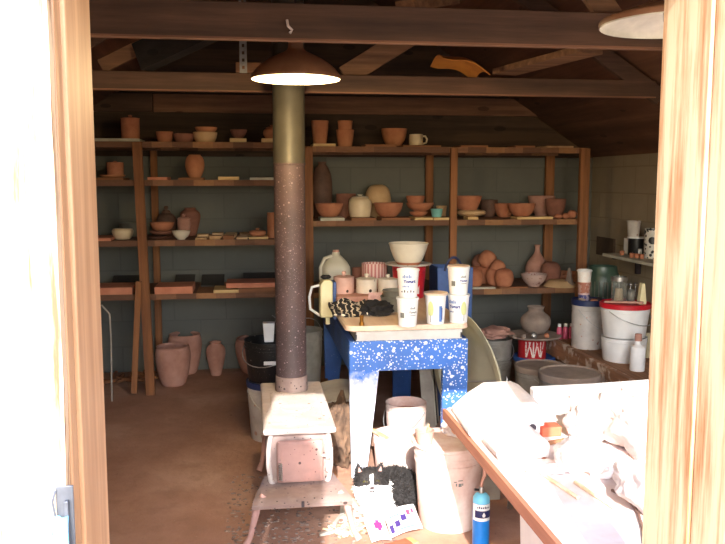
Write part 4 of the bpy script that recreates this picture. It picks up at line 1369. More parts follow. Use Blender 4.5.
# milk jug
p = atY(336, 265, 5.02)
mj = thing('milk_jug', 'cloudy plastic gallon jug with a loop handle at the table end', 'jug', (p.x, 5.02, TZ))
vs, fs = [], []
lv = [(0, .082), (.01, .088), (.15, .088), (.17, .086), (.20, .07), (.232, .04), (.245, .026), (.262, .024)]
ns = 28
for z, w in lv:
    for k in range(ns):
        a = 2 * PI * k / ns
        n_ = 4.5 if z < .18 else 2.6 if z < .22 else 2
        c_, s_ = math.cos(a), math.sin(a)
        q = (abs(c_) ** n_ + abs(s_) ** n_) ** (-1 / n_)
        vs.append((w * q * c_, w * q * s_, z))
for i in range(len(lv) - 1):
    for k in range(ns):
        fs.append((i * ns + k, i * ns + (k + 1) % ns, (i + 1) * ns + (k + 1) % ns, (i + 1) * ns + k))
fs += [tuple(reversed(range(ns))), tuple((len(lv) - 1) * ns + k for k in range(ns))]
MB().add(vs, fs).build('jug_body', M['jugpl'], mj, True, 60)
MB().tube([(-.03, -.02, .238), (-.075, -.03, .225), (-.1, -.035, .17), (-.1, -.035, .1), (-.086, -.03, .06)], .012, 10).build('handle', M['jugpl'], mj)
MB().lathe([(0, .2625), (.021, .2625), (.021, .276), (0, .277)], seg=24).build('cap', M['terra_pk'], mj)
# cream jerrycan hanging on the table's side
zc0, zc1 = atY(326, 324, 4.5).z, atY(326, 279, 4.5).z
jx = TX0 - .001
jc = thing('jerrycan', 'cream plastic can hung against the side of the blue table', 'can', (jx - .05, 4.5, zc0))
hh = zc1 - zc0
MB().prism([(-.042, .045), (.03, .045), (.03, hh - .01), (.012, hh), (-.022, hh), (-.042, hh - .03)], -.055, .055).build('shell', M['creampl'], jc, False, bevel=.009)
MB().box((.0305, -.056, .035), (.049, .056, hh - .012)).build('blue_backing', M['bluepl'], jc, False, bevel=.003)
MB().tube([(-.04, 0, hh - .035), (-.085, 0, hh - .045), (-.1, 0, hh - .1), (-.095, 0, hh - .17), (-.04, 0, hh - .21)], .008, 8).build('handle', M['whitepl'], jc)
MB().box((.0305, -.03, TZ - zc0 + .001), (.10, .03, TZ - zc0 + .006)).build('hook', M['bluepl'], jc, False)
MB().box((-.01, -.02, -.0), (.016, .02, .044)).build('spout', M['creampl'], jc, False, bevel=.004)
MB().lump((-.005, -.0, hh + .012), (.03, .03, .013), 4, .3, 2, 3).build('black_cap', M['darkcloth'], jc)
# blue bin right of the table
p0 = atY(453, 300, 4.98)
bb = thing('blue_bin', 'tall blue plastic bin with an arched handle behind the yogurt tubs', 'bin', (1.262, 4.98, 0))
zt_ = atY(450, 267, 4.9).z
MB().prism([(-.09, 0), (.11, 0), (.125, zt_), (.11, zt_), (.095, .02), (-.075, .02), (-.09, zt_), (-.105, zt_)], -.12, .12).build('shell', M['bluepl'], bb, False, bevel=.004)
for s in (-1, 1):
    MB().prism([(-.088, .001), (.108, .001), (.122, zt_ - .002), (-.102, zt_ - .002)], s * .119 - .0015, s * .119 + .0035 if s > 0 else s * .119 + .0015).build('end_panel', M['bluepl'], bb, False)
pts = [(-.06 + .115 * i / 12, -.126, zt_ - .02 + .085 * math.sin(PI * i / 12) ** .6) for i in range(13)]
MB().tube(pts, .008, 8).build('handle', M['navypl'], bb)
# ------------------------------------------------------------------ round fibreglass tray leaning on the table
dc = thing('round_tray', 'large cream fibreglass tray leaning on edge beside the blue table', 'tray', (1.225, 4.3, .40), 0)
Rd = .385
nrm = Vector((-.96, -.25, -.13)).normalized()
Mx = nrm.to_track_quat('Z', 'Y').to_matrix()
MB().lathe([(0, 0), (Rd * .86, 0), (Rd * .9, .03), (Rd, .034), (Rd, .04), (Rd * .88, .036), (Rd * .84, .006), (0, .006)], seg=72, M=Mx).build('dish', M['disc'], dc)
pts = [Mx @ Vector((Rd * .84 * math.sin(a), Rd * .84 * math.cos(a), .009)) for a in [i * .3 for i in range(3)]]
ribs = [Mx @ Vector((-.33, .05, .008)), Mx @ Vector((0, -.03, .02)), Mx @ Vector((.33, .05, .008))]
MB().tube(ribs, .005, 8).build('rib', M['greyboard'], dc)
f_ = atY(509, 400, 4.0)
tag(MB().prism([(-.018, 0), (.03, 0), (.012, .38), (-.005, .46)], -.006, .006).build('pointed_stake', M['paper'], None, False, loc=(atY(507, 405, 4.02).x, 4.02, .0)), 'white pointed stake standing beside the round tray', 'stake')

# ------------------------------------------------------------------ right side floor buckets
bucket('bucket with a blue lid on the floor by the bench, under the red tin', atY(534, 365, 5.3).x, 5.3, 0, .142, .262, 'greypl', lid='bluepl')
zl = .2685
X, r_, h_ = spec(518.5, 546, 337, 5.27, zl)
tn = thing('red_tin', 'red tin splashed with white, standing on the blue lid', 'tin', (X, 5.27, zl))
MB().lathe([(0, 0), (r_ * .98, 0), (r_, .004), (r_, h_ - .006), (r_ * 1.01, h_ - .004), (r_ * 1.01, h_), (0, h_)], seg=40).build('tin_body', M['redtin'], tn)
random.seed(4)
for i in range(8):
    s0 = -.075 + i * .017
    MB().sheet(lambda u, v: wrapmap((s0 + .03 * math.sin(i * 2.1) * (u - .5) + (v - .5) * .009, h_ * .12 + h_ * .76 * u, .0007), tubR(r_, r_, h_)), 8, 2, .0004).build('white_streak', M['whiteprint'], tn)
zb_ = zl + h_ + .001
X, r2, _ = spec(508, 563, 330, 5.24, zb_)
tag(MB().lathe([(0, 0), (r2 * .5, 0), (r2 * .96, .006), (r2, .014), (r2 * .97, .02), (0, .014)], seg=44).build('clay_bat', M['clay_gr'], None, loc=(X, 5.27, zb_)), 'round clay covered bat lying on the red tin', 'bat')
pot('clay_jar', 'round shouldered clay jar standing on the bat over the red tin', 'jar', 'neckjar', 521, 551, 306.5, 5.33, zb_ + .018, 'clay_gr')
for i, (x, s, mt) in enumerate(((534, .022, 'steel'), (524, .016, 'clay_gr'), (547, .018, 'terra'), (515, .014, 'clay_gr'))):
    X = atY(x, 330, 5.14).x
    tag(MB().lump((0, 0, s * .8), (s, s, s), 20 + i, .35, 1.6, 3, 0).build('clay_scrap', M[mt], None, loc=(X, 5.14, zb_ + .0185)), ('grey metal scrap in front of the jar on the bat', 'small clay scrap beside the metal one on the bat', 'reddish scrap on the bat, on the bench side', 'tiny clay scrap at the outer rim of the bat')[i], 'scrap')
X = atY(540, 380, 4.86).x
bucket('wide grey bucket with clay crusted lid, in front of the blue lidded one', X, 4.86, 0, .16, .30, 'greypl', lid='clay_gr', handle=1.0)
X = atY(499, 360, 5.2).x
for i, (l, z) in enumerate((('lower grey bucket stacked behind the round tray', 0), ('upper grey bucket stacked behind the round tray', .16))):
    bucket(l, X, 5.35, z, .135 + .002 * i, .24, 'greypl', handle=.3 if i else None)
o = MB().lump((0, 0, .03), (.12, .1, .045), 33, .4, 1.6, 4, 0).build('clay_scrap', M['terra_pk'], None, loc=(X, 5.35, .402))
tag(o, 'lump of pinkish clay on the stacked grey buckets', 'clay')
bucket('big grey clay tub with a crusted lid, between the bench and the white trough', atY(570, 385, 4.35).x, 4.36, 0, .175, .375, 'greypl', lid='clay_gr', name='clay_tub', cat='tub')
bucket('small white bucket under the bench', atY(581, 372, 4.95).x + .1, 4.95, 0, .11, .26, 'whitepl', handle=.2)

# ------------------------------------------------------------------ low bench along the right wall
BZ, BX0 = .40, 2.07
bn = thing('work_bench', 'low timber bench splashed with clay, along the tan wall', 'bench', ((BX0 + XR) / 2, 4.45 + .05, 0))
ox = (BX0 + XR) / 2
for i in range(5):
    a = BX0 - ox + .045 + i * .141
    MB().box((a, -.98, BZ - .035), (a + .135, .98, BZ)).build('plank', M['bench_wood'], bn, False, bevel=.003)
MB().box((BX0 - ox, -1.0, BZ - .12), (BX0 - ox + .04, 1.0, BZ + .002)).build('front_rail', M['bench_edge'], bn, False, bevel=.004)
for y in (.72, -.9, -.1):
    MB().box((BX0 - ox + .042, y, 0), (BX0 - ox + .12, y + .09, BZ - .037)).build('leg', M['bench_wood'], bn, False, bevel=.003)
for y in (.78, -.9):
    MB().box((XR - ox - .1, y, 0), (XR - ox - .02, y + .08, BZ - .037)).build('leg', M['bench_wood'], bn, False, bevel=.003)


def onbench(xc, yb, r):
    f_ = atZ(xc, yb, BZ)
    d = Vector((f_.x, f_.y, 0)).normalized()
    return f_.x + d.x * r, f_.y + d.y * r


def hAt(x, y, Y, z):
    return atY(x, y, Y).z - z


X, Y = onbench(587, 350, .1)
h_ = hAt(588, 299, Y, BZ)
b1 = bucket('white bucket with a navy lid and crusted rim, on the bench', X, Y, BZ, .108, h_ - .014, 'dustpl', lid='navypl', handle=.6, taper=.95)
B1 = (X, Y, BZ + h_ - .014 + .008)
X, Y = onbench(623, 364, .13)
h1 = hAt(623, 336, Y, BZ)
bucket('lower white bucket, holding the red lidded one, on the bench', X, Y, BZ, .138, h1, 'whitepl', taper=.9)
h2 = hAt(625, 305, Y, BZ + h1)
bucket('white bucket with a bright red lid, nested in another on the bench', X, Y, BZ + h1 + .002, .148, h2, 'whitepl', lid='redpl', handle=.5, taper=.84)
B2 = (X, Y, BZ + h1 + h2 + .01)
# things on the navy lid
BGX, BGY, BGZ = B1
r = thing('coffee_cup', 'patterned paper coffee cup with a white rim, on the navy lid', 'cup', (atY(584, 290, BGY - .02).x, BGY - .02, BGZ))
h_ = hAt(585, 271, BGY - .02, BGZ)
MB().lathe(hollow('cup', .046, h_, .003), seg=32).build('cup_body', M['cupprint'], r)
MB().lathe([(.0445, h_ * .985), (.048, h_ * .985), (.05, h_ * 1.02), (.045, h_ * 1.05), (.042, h_ * 1.0)], seg=32).build('rim', M['whitepl'], r)
for i, (dx, dy, s) in enumerate(((-.06, -.04, .02), (.055, -.03, .018), (.0, -.08, .016))):
    tag(MB().lump((0, 0, s * .5), (s * 1.4, s, s * .6), 40 + i, .4, 1.5, 3, 0).build('clay_scrap', M[('clay_gr', 'ink_dk', 'terra')[i]], None, loc=(BGX + dx, BGY + dy, BGZ)), ('dry clay scrap beside the coffee cup, on the shelving side', 'dark scrap between the coffee cup and the red lid', 'reddish scrap in front of the coffee cup')[i], 'scrap')
X, Y = BGX + .16, BGY + .36
r = thing('watering_jar', 'dark green ribbed jar on the bench behind the coffee cup', 'jar', (atY(602, 290, Y).x, Y, BZ))
h_ = hAt(602, 266, Y, BZ)
MB().lathe(hollow([(.8, 0), (.9, .1), (1, .5), (1, .8), (.85, .93), (.8, 1)], .12, h_, .006), seg=40).build('body', M['greenglaze'], r)
for i in range(14):
    a = PI + PI * i / 13
    MB().tube([(.12 * math.cos(a), .12 * math.sin(a), h_ * .5), (.12 * math.cos(a), .12 * math.sin(a), h_ * .8)], .004, 6).build('rib', M['greyglaze'], r)
# cone and small dark bowl by the last shelf post
X, r_, h_ = spec(566, 577, 268, 5.66, T3)
tag(MB().lathe([(0, 0), (r_, 0), (r_ * .5, h_ * .5), (r_ * .25, h_ * .95), (0, h_)], seg=24).build('clay_cone', M['clay_gr'], None, loc=(X, 5.7, T3)), 'pointed clay cone beside the coffee cup', 'cone')
# paint bottles on the bench
for i, x in enumerate((559.5, 565.5, 571.5)):
    p = atZ(x, 336.5, BZ)
    r = thing('paint_bottle', 'small bottle of pink paint on the bench, ' + ('first from the red tin', 'the middle one of three', 'closest to the navy lidded bucket')[i], 'bottle', (max(p.x, BX0 + .05), 5.25, BZ), 0, 'pink paint bottles')
    r.location.x = atY(x, 330, 5.25).x
    MB().lathe([(0, 0), (.018, 0), (.019, .003), (.019, .07), (.011, .085), (0, .085)], seg=20).build('bottle_body', M['pinkpaint'], r)
    MB().lathe([(0, .0855), (.012, .0855), (.012, .105), (0, .105)], seg=16).build('cap', M['whitepl'], r)
# jars at the near end of the bench
X, Y = onbench(637, 372, .045)
r = thing('plastic_jar', 'white plastic jar with a narrow pinkish neck, at the bench end by the door', 'jar', (X, Y, BZ))
h_ = hAt(637, 334, Y, BZ)
k = h_ / .15
MB().lathe([(0, 0), (.041, 0), (.043, .004), (.043, .09 * k), (.04, .097 * k), (.022, .105 * k), (.018, .112 * k), (.018, .122 * k), (0, .122 * k)], seg=32).build('jar_body', M['whitepl'], r)
MB().lathe([(0, .1225 * k), (.021, .1225 * k), (.019, .15 * k), (0, .152 * k)], seg=20).build('stopper', M['terra_pk'], r)
MB().lathe([(0, -.0), (.075, .0), (.08, .006), (.055, .004)], seg=32).build('drip_ring', M['clay_gr'], r) if False else None
X, Y = onbench(650, 352, .05)
tag(MB().lathe(hollow('cyl', .05, .14, .003), seg=32).build('tan_can', M['tancan'], None, loc=(atY(651, 345, 4.62).x, 4.62, BZ + .0)), 'tan tin can standing behind the white plastic jar', 'can')
# on the red lid: wooden strip, cone, glass jar, blue jar, tin
BX_, BY_, BZ_ = B2
BZ_ -= .003
r = thing('glass_jar', 'clear glass jar holding pale brushes, on the red lid', 'jar', (atY(619, 290, BY_ + .06).x, BY_ + .06, BZ_))
h_ = hAt(619, 277, BY_ + .06, BZ_)
MB().lathe(hollow('cyl', .045, h_, .003), seg=28).build('glass', M['glass'], r)
MB().lathe([(.0465, h_ * .84), (.05, h_ * .86), (.05, h_ + .001), (.046, h_ + .002)], seg=28).build('steel_rim', M['steel'], r)
MB().lathe([(0, .006), (.03, .006), (.022, h_ * .55), (0, h_ * .55)], seg=20).build('pale_contents', M['tan_glaze'], r)
p = atY(631, 297, BY_ + .08)
tag(MB().lathe(hollow('round', .032, .075, .004), seg=28).build('blue_jar', M['bluepl'] if False else M['greyglaze'], None, loc=(p.x, BY_ + .08, BZ_)), 'small grey blue jar between the glass jar and the yellow cone', 'jar')
p = atY(641.5, 305, BY_ - .03)
h_ = hAt(641, 283, BY_ - .03, BZ_)
tag(MB().prism([(-.024, 0), (.024, 0), (.013, h_ * .75), (.008, h_), (-.008, h_), (-.013, h_ * .75)], -.02, .02).build('glue_bottle', M['card'] if False else M['creampl'], None, False, bevel=.004, loc=(p.x, BY_ - .03, BZ_)), 'cream yellow tapered bottle standing on the red lid', 'bottle')
mb = MB().bar((-.11, .05, .008), (.07, -.09, .02), .022, .012)
tag(mb.build('wooden_rib', M['terra_pk'], None, False, bevel=.002, loc=(BX_, BY_, BZ_)), 'thin pinkish wooden strip lying across the red lid', 'strip')
for i, x in enumerate((625, 629, 634)):
    p = atY(x, 284, BY_ + .14)
    tag(MB().ball((0, 0, .0), .011).tube([(0, 0, -.0), (.004, 0, p.z * 0 - (p.z - BZ_))], .003, 6).build('brush', M['steel'], None, loc=(p.x, BY_ + .12, p.z)), ('round headed tool nearest the glass jar, behind the blue jar', 'round headed tool in the middle of three behind the blue jar', 'round headed tool nearest the cream bottle')[i], 'tool', 'tools standing on the red lid')

# ------------------------------------------------------------------ wall shelf on the right wall
WZ = .97
ws = thing('wall_shelf', 'narrow board shelf on brackets on the tan wall', 'shelf', (2.685, 5.1, WZ - .022))
MB().box((-.14, -.55, 0), (.134, .42, .022)).build('board', M['board_gr'], ws, False, bevel=.003)
for y in (-.02, -.45, .36):
    MB().box((.1, y, -.13), (.134, y + .03, -.001)).build('bracket', M['ink_dk'], ws, False)
    MB().box((-.08, y, -.02), (.0995, y + .03, -.001)).build('bracket_arm', M['ink_dk'], ws, False)


def onshelf(x, Y):
    return atY(x, 250, Y).x


X, r_, h_ = spec(628, 645.5, 236.5, 5.36, WZ)
bj = thing('black_jar', 'black jar with a flat white lid on the wall shelf', 'jar', (X, 5.36, WZ))
MB().lathe([(0, 0), (r_ * .9, 0), (r_ * .92, .003), (r_ * .92, h_ - .012), (0, h_ - .012)], seg=32).build('jar_body', M['blackpl'], bj)
MB().lathe([(0, h_ - .0115), (r_ * 1.02, h_ - .0115), (r_ * 1.02, h_ - .001), (0, h_)], seg=32).build('lid', M['whitepl'], bj)
MB().sheet(lambda u, v: wrapmap(((v - .5) * .028, .012 + .035 * u, .0008), tubR(r_ * .92, r_ * .92, h_)), 4, 4, .0004).build('label_patch', M['whitepl'], bj)
X, r_, h2 = spec(627, 641, 221, 5.36, WZ + h_)
tag(MB().lathe(hollow('cup', r_, h2, .003), seg=32).build('plastic_cup', M['dustpl'], None, loc=(X, 5.36, WZ + h_ + .0005)), 'white plastic cup standing on the black jar', 'cup')
X, r_, h_ = spec(645, 662, 229, 5.12, WZ)
tag(MB().lathe(hollow('cyl', r_, h_, .003), seg=36).build('enamel_mug', M['spotcow'], None, loc=(X, 5.12, WZ)), 'white canister with black cow spots on the wall shelf', 'canister')
X, r_, h_ = spec(624.5, 629, 238, 5.48, WZ)
tag(MB().box((-r_, -.03, 0), (r_, .03, h_)).build('carton', M['whitepl'], None, False, bevel=.002, loc=(X, 5.46, WZ)), 'small narrow white carton beside the black jar on the wall shelf', 'carton')
for i, (x, Y) in enumerate(((622, 5.35), (632, 5.16), (637, 5.12), (642, 5.08))):
    o = MB().lathe(hollow('cup', .018, .03, .003), seg=20).build('test_cup', M['terra'], None, loc=(onshelf(x, Y), Y, WZ))
    tag(o, 'tiny clay test cup at the front of the wall shelf, ' + ('alone at its end', 'before the black jar', 'second before the black jar', 'by the spotted canister')[i], 'cup', 'tiny test cups on the wall shelf')
ya, yb2 = 5.95, 6.2
p0, p1 = atY(607, 247, 6.0), atY(607, 238, 6.0)
o = MB().box((XR - .018, 5.45, .9), (XR - .001, 5.95, 1.05)).build('hatch_panel', M['darkhatch'], None, False)
pa = lambda x, y: (lambda d: Vector((XR, d.y * XR / d.x, EYE + d.z * XR / d.x)))(ray(x, y))
q0, q1 = pa(598, 254), pa(616, 239)
bpy.data.objects.remove(o)
tag(MB().box((XR - .018, min(q0.y, q1.y), q0.z), (XR - .001, max(q0.y, q1.y), q1.z)).build('wall_panel', M['darkhatch'], None, False, bevel=.003), 'dark brown panel fixed on the tan wall above the shelf end', 'panel')
# ------------------------------------------------------------------ foreground work table
FZ = .62
FX0, FX1, FY0, FY1 = .742, 1.62, 1.72, 2.96
ft = thing('work_table', 'clay dusted trestle work table in full sun, by the door', 'table', ((FX0 + FX1) / 2, (FY0 + FY1) / 2, 0))
ox, oy = (FX0 + FX1) / 2, (FY0 + FY1) / 2
hx, hy = (FX1 - FX0) / 2, (FY1 - FY0) / 2
MB().box((-hx + .004, -hy, FZ - .03), (hx, hy, FZ)).build('table_top', M['worktop'], ft, False, bevel=.006)
MB().box((-hx - .012, -hy, FZ - .045), (-hx + .003, hy, FZ - .004)).build('edge_strip', M['brownedge'], ft, False, bevel=.002)
MB().box((-hx + .02, hy - .06, FZ - .09), (-hx + .10, hy - .02, FZ - .0305)).build('end_batten', M['yelloworange'], ft, False)
for (x, y, dx, dy) in ((-hx + .28, hy - .06, .14, .5), (hx - .12, hy - .06, .0, .2), (hx - .12, -hy + .1, 0, .1)):
    MB().tube([(x, y, FZ - .031), (x + dx * .5, y + dy * .5, FZ / 2), (x + dx, y + dy, .006)], .014, 10).build('leg', M['steel'], ft)
FL = lambda x, y: atZ(x, y, FZ)


def ontable(name, label, cat, mat, x, y, r3, seed, amp=.25, box=0.0, freq=1.6, group=None, sub=5):
    p = FL(x, y)
    mb = MB().lump((0, 0, r3[2] * .8), r3, seed, amp, freq, sub, 0.0, box)
    return tag(mb.build(name, M[mat], None, True, 60, loc=p), label, cat, group)


# plaster mould block with a pour hole
p0 = FL(492, 428)
mb = MB()
W, D_, H_ = .135, .16, .115
poly = [(-W, 0), (W, 0), (W, H_ * .86), (W * .72, H_), (-.01, H_ * .97), (-W * .55, H_ * .62), (-W * .95, H_ * .2)]
mb.prism(poly, -D_, D_)
pm = thing('plaster_mould', 'big white plaster mould with a dark pour hole, at the end of the work table', 'mould', (p0.x + .03, p0.y + .06, FZ), -.05)
mb.build('block', M['plaster'], pm, False, bevel=.012)
mm = MB().lathe([(0, 0), (.013, 0), (.013, .003), (0, .003)], seg=20, M=Matrix.Rotation(PI / 2, 3, 'X'))
mm.build('pour_hole', M['ink_dk'], pm, True, loc=(.09, -D_ - .0005, .03))
p = FL(518, 452)
tag(MB().prism([(-.09, 0), (.075, 0), (.08, .05), (.05, .075), (-.05, .07), (-.1, .03)], -.085, .085).build('plaster_mould', M['plaster'], None, False, bevel=.012, loc=(p.x, p.y, FZ)), 'smaller white plaster mould in front of the big one on the work table', 'mould')
p = FL(553, 438)
tag(MB().box((-.035, -.03, 0), (.035, .03, .035)).build('brick', M['orange'], None, False, bevel=.003, loc=(p.x, p.y + .04, FZ)), 'small orange brick on the work table beside the plaster mould', 'brick')
ontable('clay_bag', 'big white bag of clay slumped on the work table behind the sticks', 'bag', 'sack', 648, 448, (.14, .19, .10), 51, .22, .45)
ontable('clay_bag', 'white bag folded open with a dark mouth beside the orange brick', 'bag', 'sack', 588, 438, (.075, .08, .075), 52, .25, .3)
ontable('clay_lump', 'rounded white lump of clay in the middle of the work table', 'clay', 'plaster', 573, 470, (.06, .06, .055), 53, .25)
ontable('clay_lump', 'small white lump of clay at the sticks on the work table', 'clay', 'plaster', 600, 475, (.045, .05, .04), 54, .3)
ontable('clay_bag', 'pale crumpled bag lying at the near side of the work table', 'bag', 'sack', 662, 505, (.13, .12, .07), 55, .22, .35)
ontable('rag', 'flat white rag on the work table behind the long dowel', 'rag', 'cloth', 545, 470, (.06, .05, .014), 56, .4, 0, 2.5)
SG2 = 'sticks lying on the work table'


def stick(label, a, b, w, mat, z=.006):
    A, B = FL(*a), FL(*b)
    m = (A + B) / 2
    return tag(MB().tube([A - m, B - m], w, 8).build('modelling_stick', M[mat], None, loc=(m.x, m.y, FZ + z)), label, 'stick', SG2)


stick('long pale dowel, nearest the table edge', (538, 473), (578, 500), .0055, 'straw', .006)
stick('second long pale dowel, beside the nearest one', (575, 484), (618, 513), .0055, 'straw', .006)
stick('short brown stick between the plaster moulds and bags', (545, 446), (572, 441), .008, 'board_dk', .0085)
stick('thin brown stick beside the small clay lump', (566, 466), (540, 459), .005, 'brownedge', .0055)
pts = [FL(*q) + Vector((0, 0, .0055)) for q in ((612, 492), (628, 500), (638, 515), (643, 532), (646, 560))]
tag(MB().tube(pts, .0045, 8).build('cable', M['brownpot']), 'thin dark cord trailing over the near end of the work table', 'cord')
# white sheet panel below the table
p = atZ(540, 640, 0)
wp = thing('white_bin', 'white plastic bin on the floor under the work table', 'bin', (1.03, 2.28, 0))
MB().prism([(-.15, 0), (.15, 0), (.165, .42), (-.165, .42)], -.16, .16).build('shell', M['whitepl'], wp, False, bevel=.01)
MB().box((-.175, -.17, .421), (.175, .17, .44)).build('lid', M['whitepl'], wp, False, bevel=.005)
# slab standing on edge beyond the table
M['trough'] = m_speck('white plaster spattered with clay', (232, 226, 222), (176, 96, 88), 46, 0.13, 0.8)
tr = thing('plaster_slab', 'long white plaster slab on edge, spattered with red clay, behind the work table', 'slab', (1.66, 3.46, 0))
L = .385
zt_ = atY(560, 388, 3.44).z
MB().prism([(-L, 0), (L, 0), (L, zt_ + .02), (-L * .2, zt_ + .004), (-L, zt_)], -.03, .03).build('slab_body', M['trough'], tr, False, bevel=.008)
MB().box((-L + .05, .031, 0), (-L + .14, .2, .05)).box((L - .14, .031, 0), (L - .05, .2, .05)).build('foot', M['bench_wood'], tr, False)
# ------------------------------------------------------------------ buckets in the middle
X = atY(408, 420, 4.22).x
bucket('white bucket smeared with clay under the blue table, the one behind', X, 4.28, 0, .116, .27, 'pinkdust', handle=-.8, contents='terra_pk')
X = atY(402, 455, 3.72).x
b = bucket('white bucket crusted with clay, between the cat and the table leg', X, 3.88, 0, .118, .225, 'pinkdust')
MB().bar((-.15, .05, .25), (-.06, -.10, .2325), .02, .01).build('stirring_stick', M['board_lt'], b, False)
# big bucket in front
BBX, BBY = atY(448, 500, 3.3).x, 3.3
bg = bucket('big white bucket of slip in the sun, its lid heaped with rags', BBX, BBY, 0, .152, .36, 'pinkdust', taper=.84)
MB().lathe([(0.0, .3605), (.158, .3605), (.166, .366), (.166, .378), (.15, .382), (0, .376)], seg=48, wob=.02).build('lid', M['pinkdust'], bg)
Rb = lambda z: .129 + .0195 * z / .3
mk = []
for i, (s0, z0, w, h) in enumerate(((-.012, .235, .012, .004), (.006, .24, .02, .004), (-.004, .218, .006, .012), (.008, .215, .014, .014), (.024, .219, .005, .01))):
    patch('faded_print', M['ink_gr'], bg, s0, s0 + w, z0, z0 + h, Rb, .0007)
# rag and torn pieces on the lid
tag(MB().lump((0, 0, .035), (.06, .06, .045), 71, .4, 1.8, 5, 0).build('rag', M['cloth'], None, loc=(atY(457, 460, 3.36).x, 3.36, .377)), 'white rag bunched up on the lid of the big bucket', 'rag')
pts = [atY(x, y, 3.24) for x, y in ((443, 452), (449, 447), (457, 447), (462, 453), (463, 462))]
tag(MB().tube([q - pts[0] for q in pts], .014, 10).build('rag', M['cloth'], None, loc=pts[0]), 'twisted roll of white rag hanging at the front of the big bucket lid', 'rag')
X, Y = atY(424.5, 445, 3.25).x, 3.25
h_ = atY(424, 430, Y).z - .379
r = thing('clay_cup', 'pinkish clay cup with a wooden stick, on the lid of the big bucket', 'cup', (X, Y, .379))
MB().lathe(hollow('cup', .0425, h_, .004), seg=32).build('cup_body', M['terra_pk'], r)
MB().tube([(.01, .0, .01), (.018, 0, h_ + .025)], .004, 8).build('stick', M['board_lt'], r)
# gas cylinder
gx = atY(481, 520, 3.02)
gc = thing('gas_torch', 'blue gas torch cylinder standing in front of the big bucket', 'gas torch', (gx.x, 3.02, 0))
zt_ = atY(481, 492, 3.02).z
rc = .0345
sk = zt_ / .27
MB().lathe([(0, 0), (rc * .9, 0), (rc, .008), (rc, .225 * sk), (rc * .99, .2255 * sk), (0, .2255 * sk)], seg=36).build('cylinder', M['cylblue'], gc)
MB().lathe([(rc * .99, .226 * sk), (rc, .228 * sk), (rc * .96, .248 * sk), (rc * .7, .262 * sk), (rc * .4, .268 * sk), (0, .268 * sk)], seg=36).build('shoulder', M['skyblue'], gc)
Rc = lambda z: rc
patch('white_band', M['whitepl'], gc, -.05, .05, .148 * sk, .225 * sk, Rc, .0005)
patch('navy_label', M['navyink'], gc, -.036, .036, .163 * sk, .196 * sk, Rc, .0010)
worn_print(M['navyink'], gc, 0, .207 * sk, .052, .009, Rc, 7, .0012)
patch('flame_mark', M['whitepl'], gc, -.006, .008, .168 * sk, .19 * sk, Rc, .0014, shape=lambda u: .3 + .7 * (1 - abs(2 * u - .7)) if u < .85 else .1)
MB().lathe([(0, .2685 * sk), (.0125, .2685 * sk), (.0125, .29 * sk), (.009, .295 * sk), (0, .295 * sk)], seg=20).build('valve', M['steel'], gc)
MB().tube([(0, 0, .295 * sk), (.002, 0, .32 * sk), (.012, 0, .345 * sk), (.012, 0, .385 * sk)], [.006, .006, .0075, .0085], 10).build('burner_tube', M['terra_pk'], gc)
MB().tube([(-.005, 0, .28 * sk), (-.03, -.004, .285 * sk)], .005, 8).build('knob', M['blackpl'], gc)
# board on edge and bricks under the table
tag(MB().box((-.05, -.015, 0), (.05, .015, .2)).build('board', M['greyboard'], None, False, bevel=.003, loc=(atY(494, 480, 3.42).x + .01, 3.52, 0)), 'grey board standing on the floor behind the gas torch', 'board')

# ------------------------------------------------------------------ magazine, newspaper, brick in front of the cat
p = atZ(394, 533, 0)
mg = thing('magazine', 'open magazine with pink and purple pictures, in front of the cat', 'magazine', (p.x - .018, p.y - .05, 0), .12)


def page(x0, x1, za, zb, lift):
    def fn(u, v):
        x = x0 + (x1 - x0) * u
        return Vector((x, -.06 + .12 * v + .0 * u, .012 + lift * (.25 + .75 * v) * 1.0 + (za + (zb - za) * u) * 1.0 + .008 * math.sin(u * PI)))
    return fn


pg = [page(-.105, -.02, .0, .0, .05), page(-.0195, .115, .004, .03, .072)]
for f_ in pg:
    MB().sheet(f_, 14, 12, .004).build('page', M['paper'], mg, True, 60)


def pr(name, mat, f_, u0, u1, v0, v1, k=1):
    def fn(u, v):
        q = f_(u0 + (u1 - u0) * u, v0 + (v1 - v0) * v)
        return q + Vector((0, -.0006, .0012))
    MB().sheet(fn, 6, 6, .0003).build(name, M[mat], mg, True, 60)


pr('pink_picture', 'magenta', pg[0], .38, .78, .5, .8)
pr('pink_picture', 'magenta', pg[0], .5, .68, .38, .9)
pr('purple_picture', 'purple', pg[1], .03, .15, .1, .42)
pr('purple_picture', 'purple', pg[1], .22, .38, .26, .5)
pr('purple_picture', 'purple', pg[1], .44, .62, .42, .66)
pr('rose_picture', 'rose', pg[1], .66, .78, .6, .8)
pr('rose_picture', 'rose', pg[1], .82, .9, .66, .84)
pr('text_block', 'ink_lt', pg[1], .3, .8, .1, .17)
pr('text_block', 'ink_lt', pg[1], .1, .5, .68, .75)
p = atZ(351, 522, 0)
mb = MB()
mb.sheet(lambda u, v: ((u - .5) * .12 + .03 * v, (v - .5) * .2, .012 + .03 * math.sin(u * 3 + .4) * v + .006 * math.sin(v * 11)), 12, 12, .004)
tag(mb.build('newspaper', M['news'], None, loc=(p.x + .005, p.y + .08, 0)), 'folded newspaper on the floor between the stove leg and the cat', 'newspaper')
p = atZ(397, 548, 0)
br = thing('fired_brick', 'orange brick with a buff end lying before the magazine', 'brick', (p.x - .0, p.y - .035, .0), .42)
MB().box((-.09, -.03, 0), (.055, .03, .035)).build('brick_body', M['orange'], br, False, bevel=.003)
MB().box((.0555, -.03, 0), (.08, .03, .035)).build('buff_end', M['yelloworange'], br, False, bevel=.003)
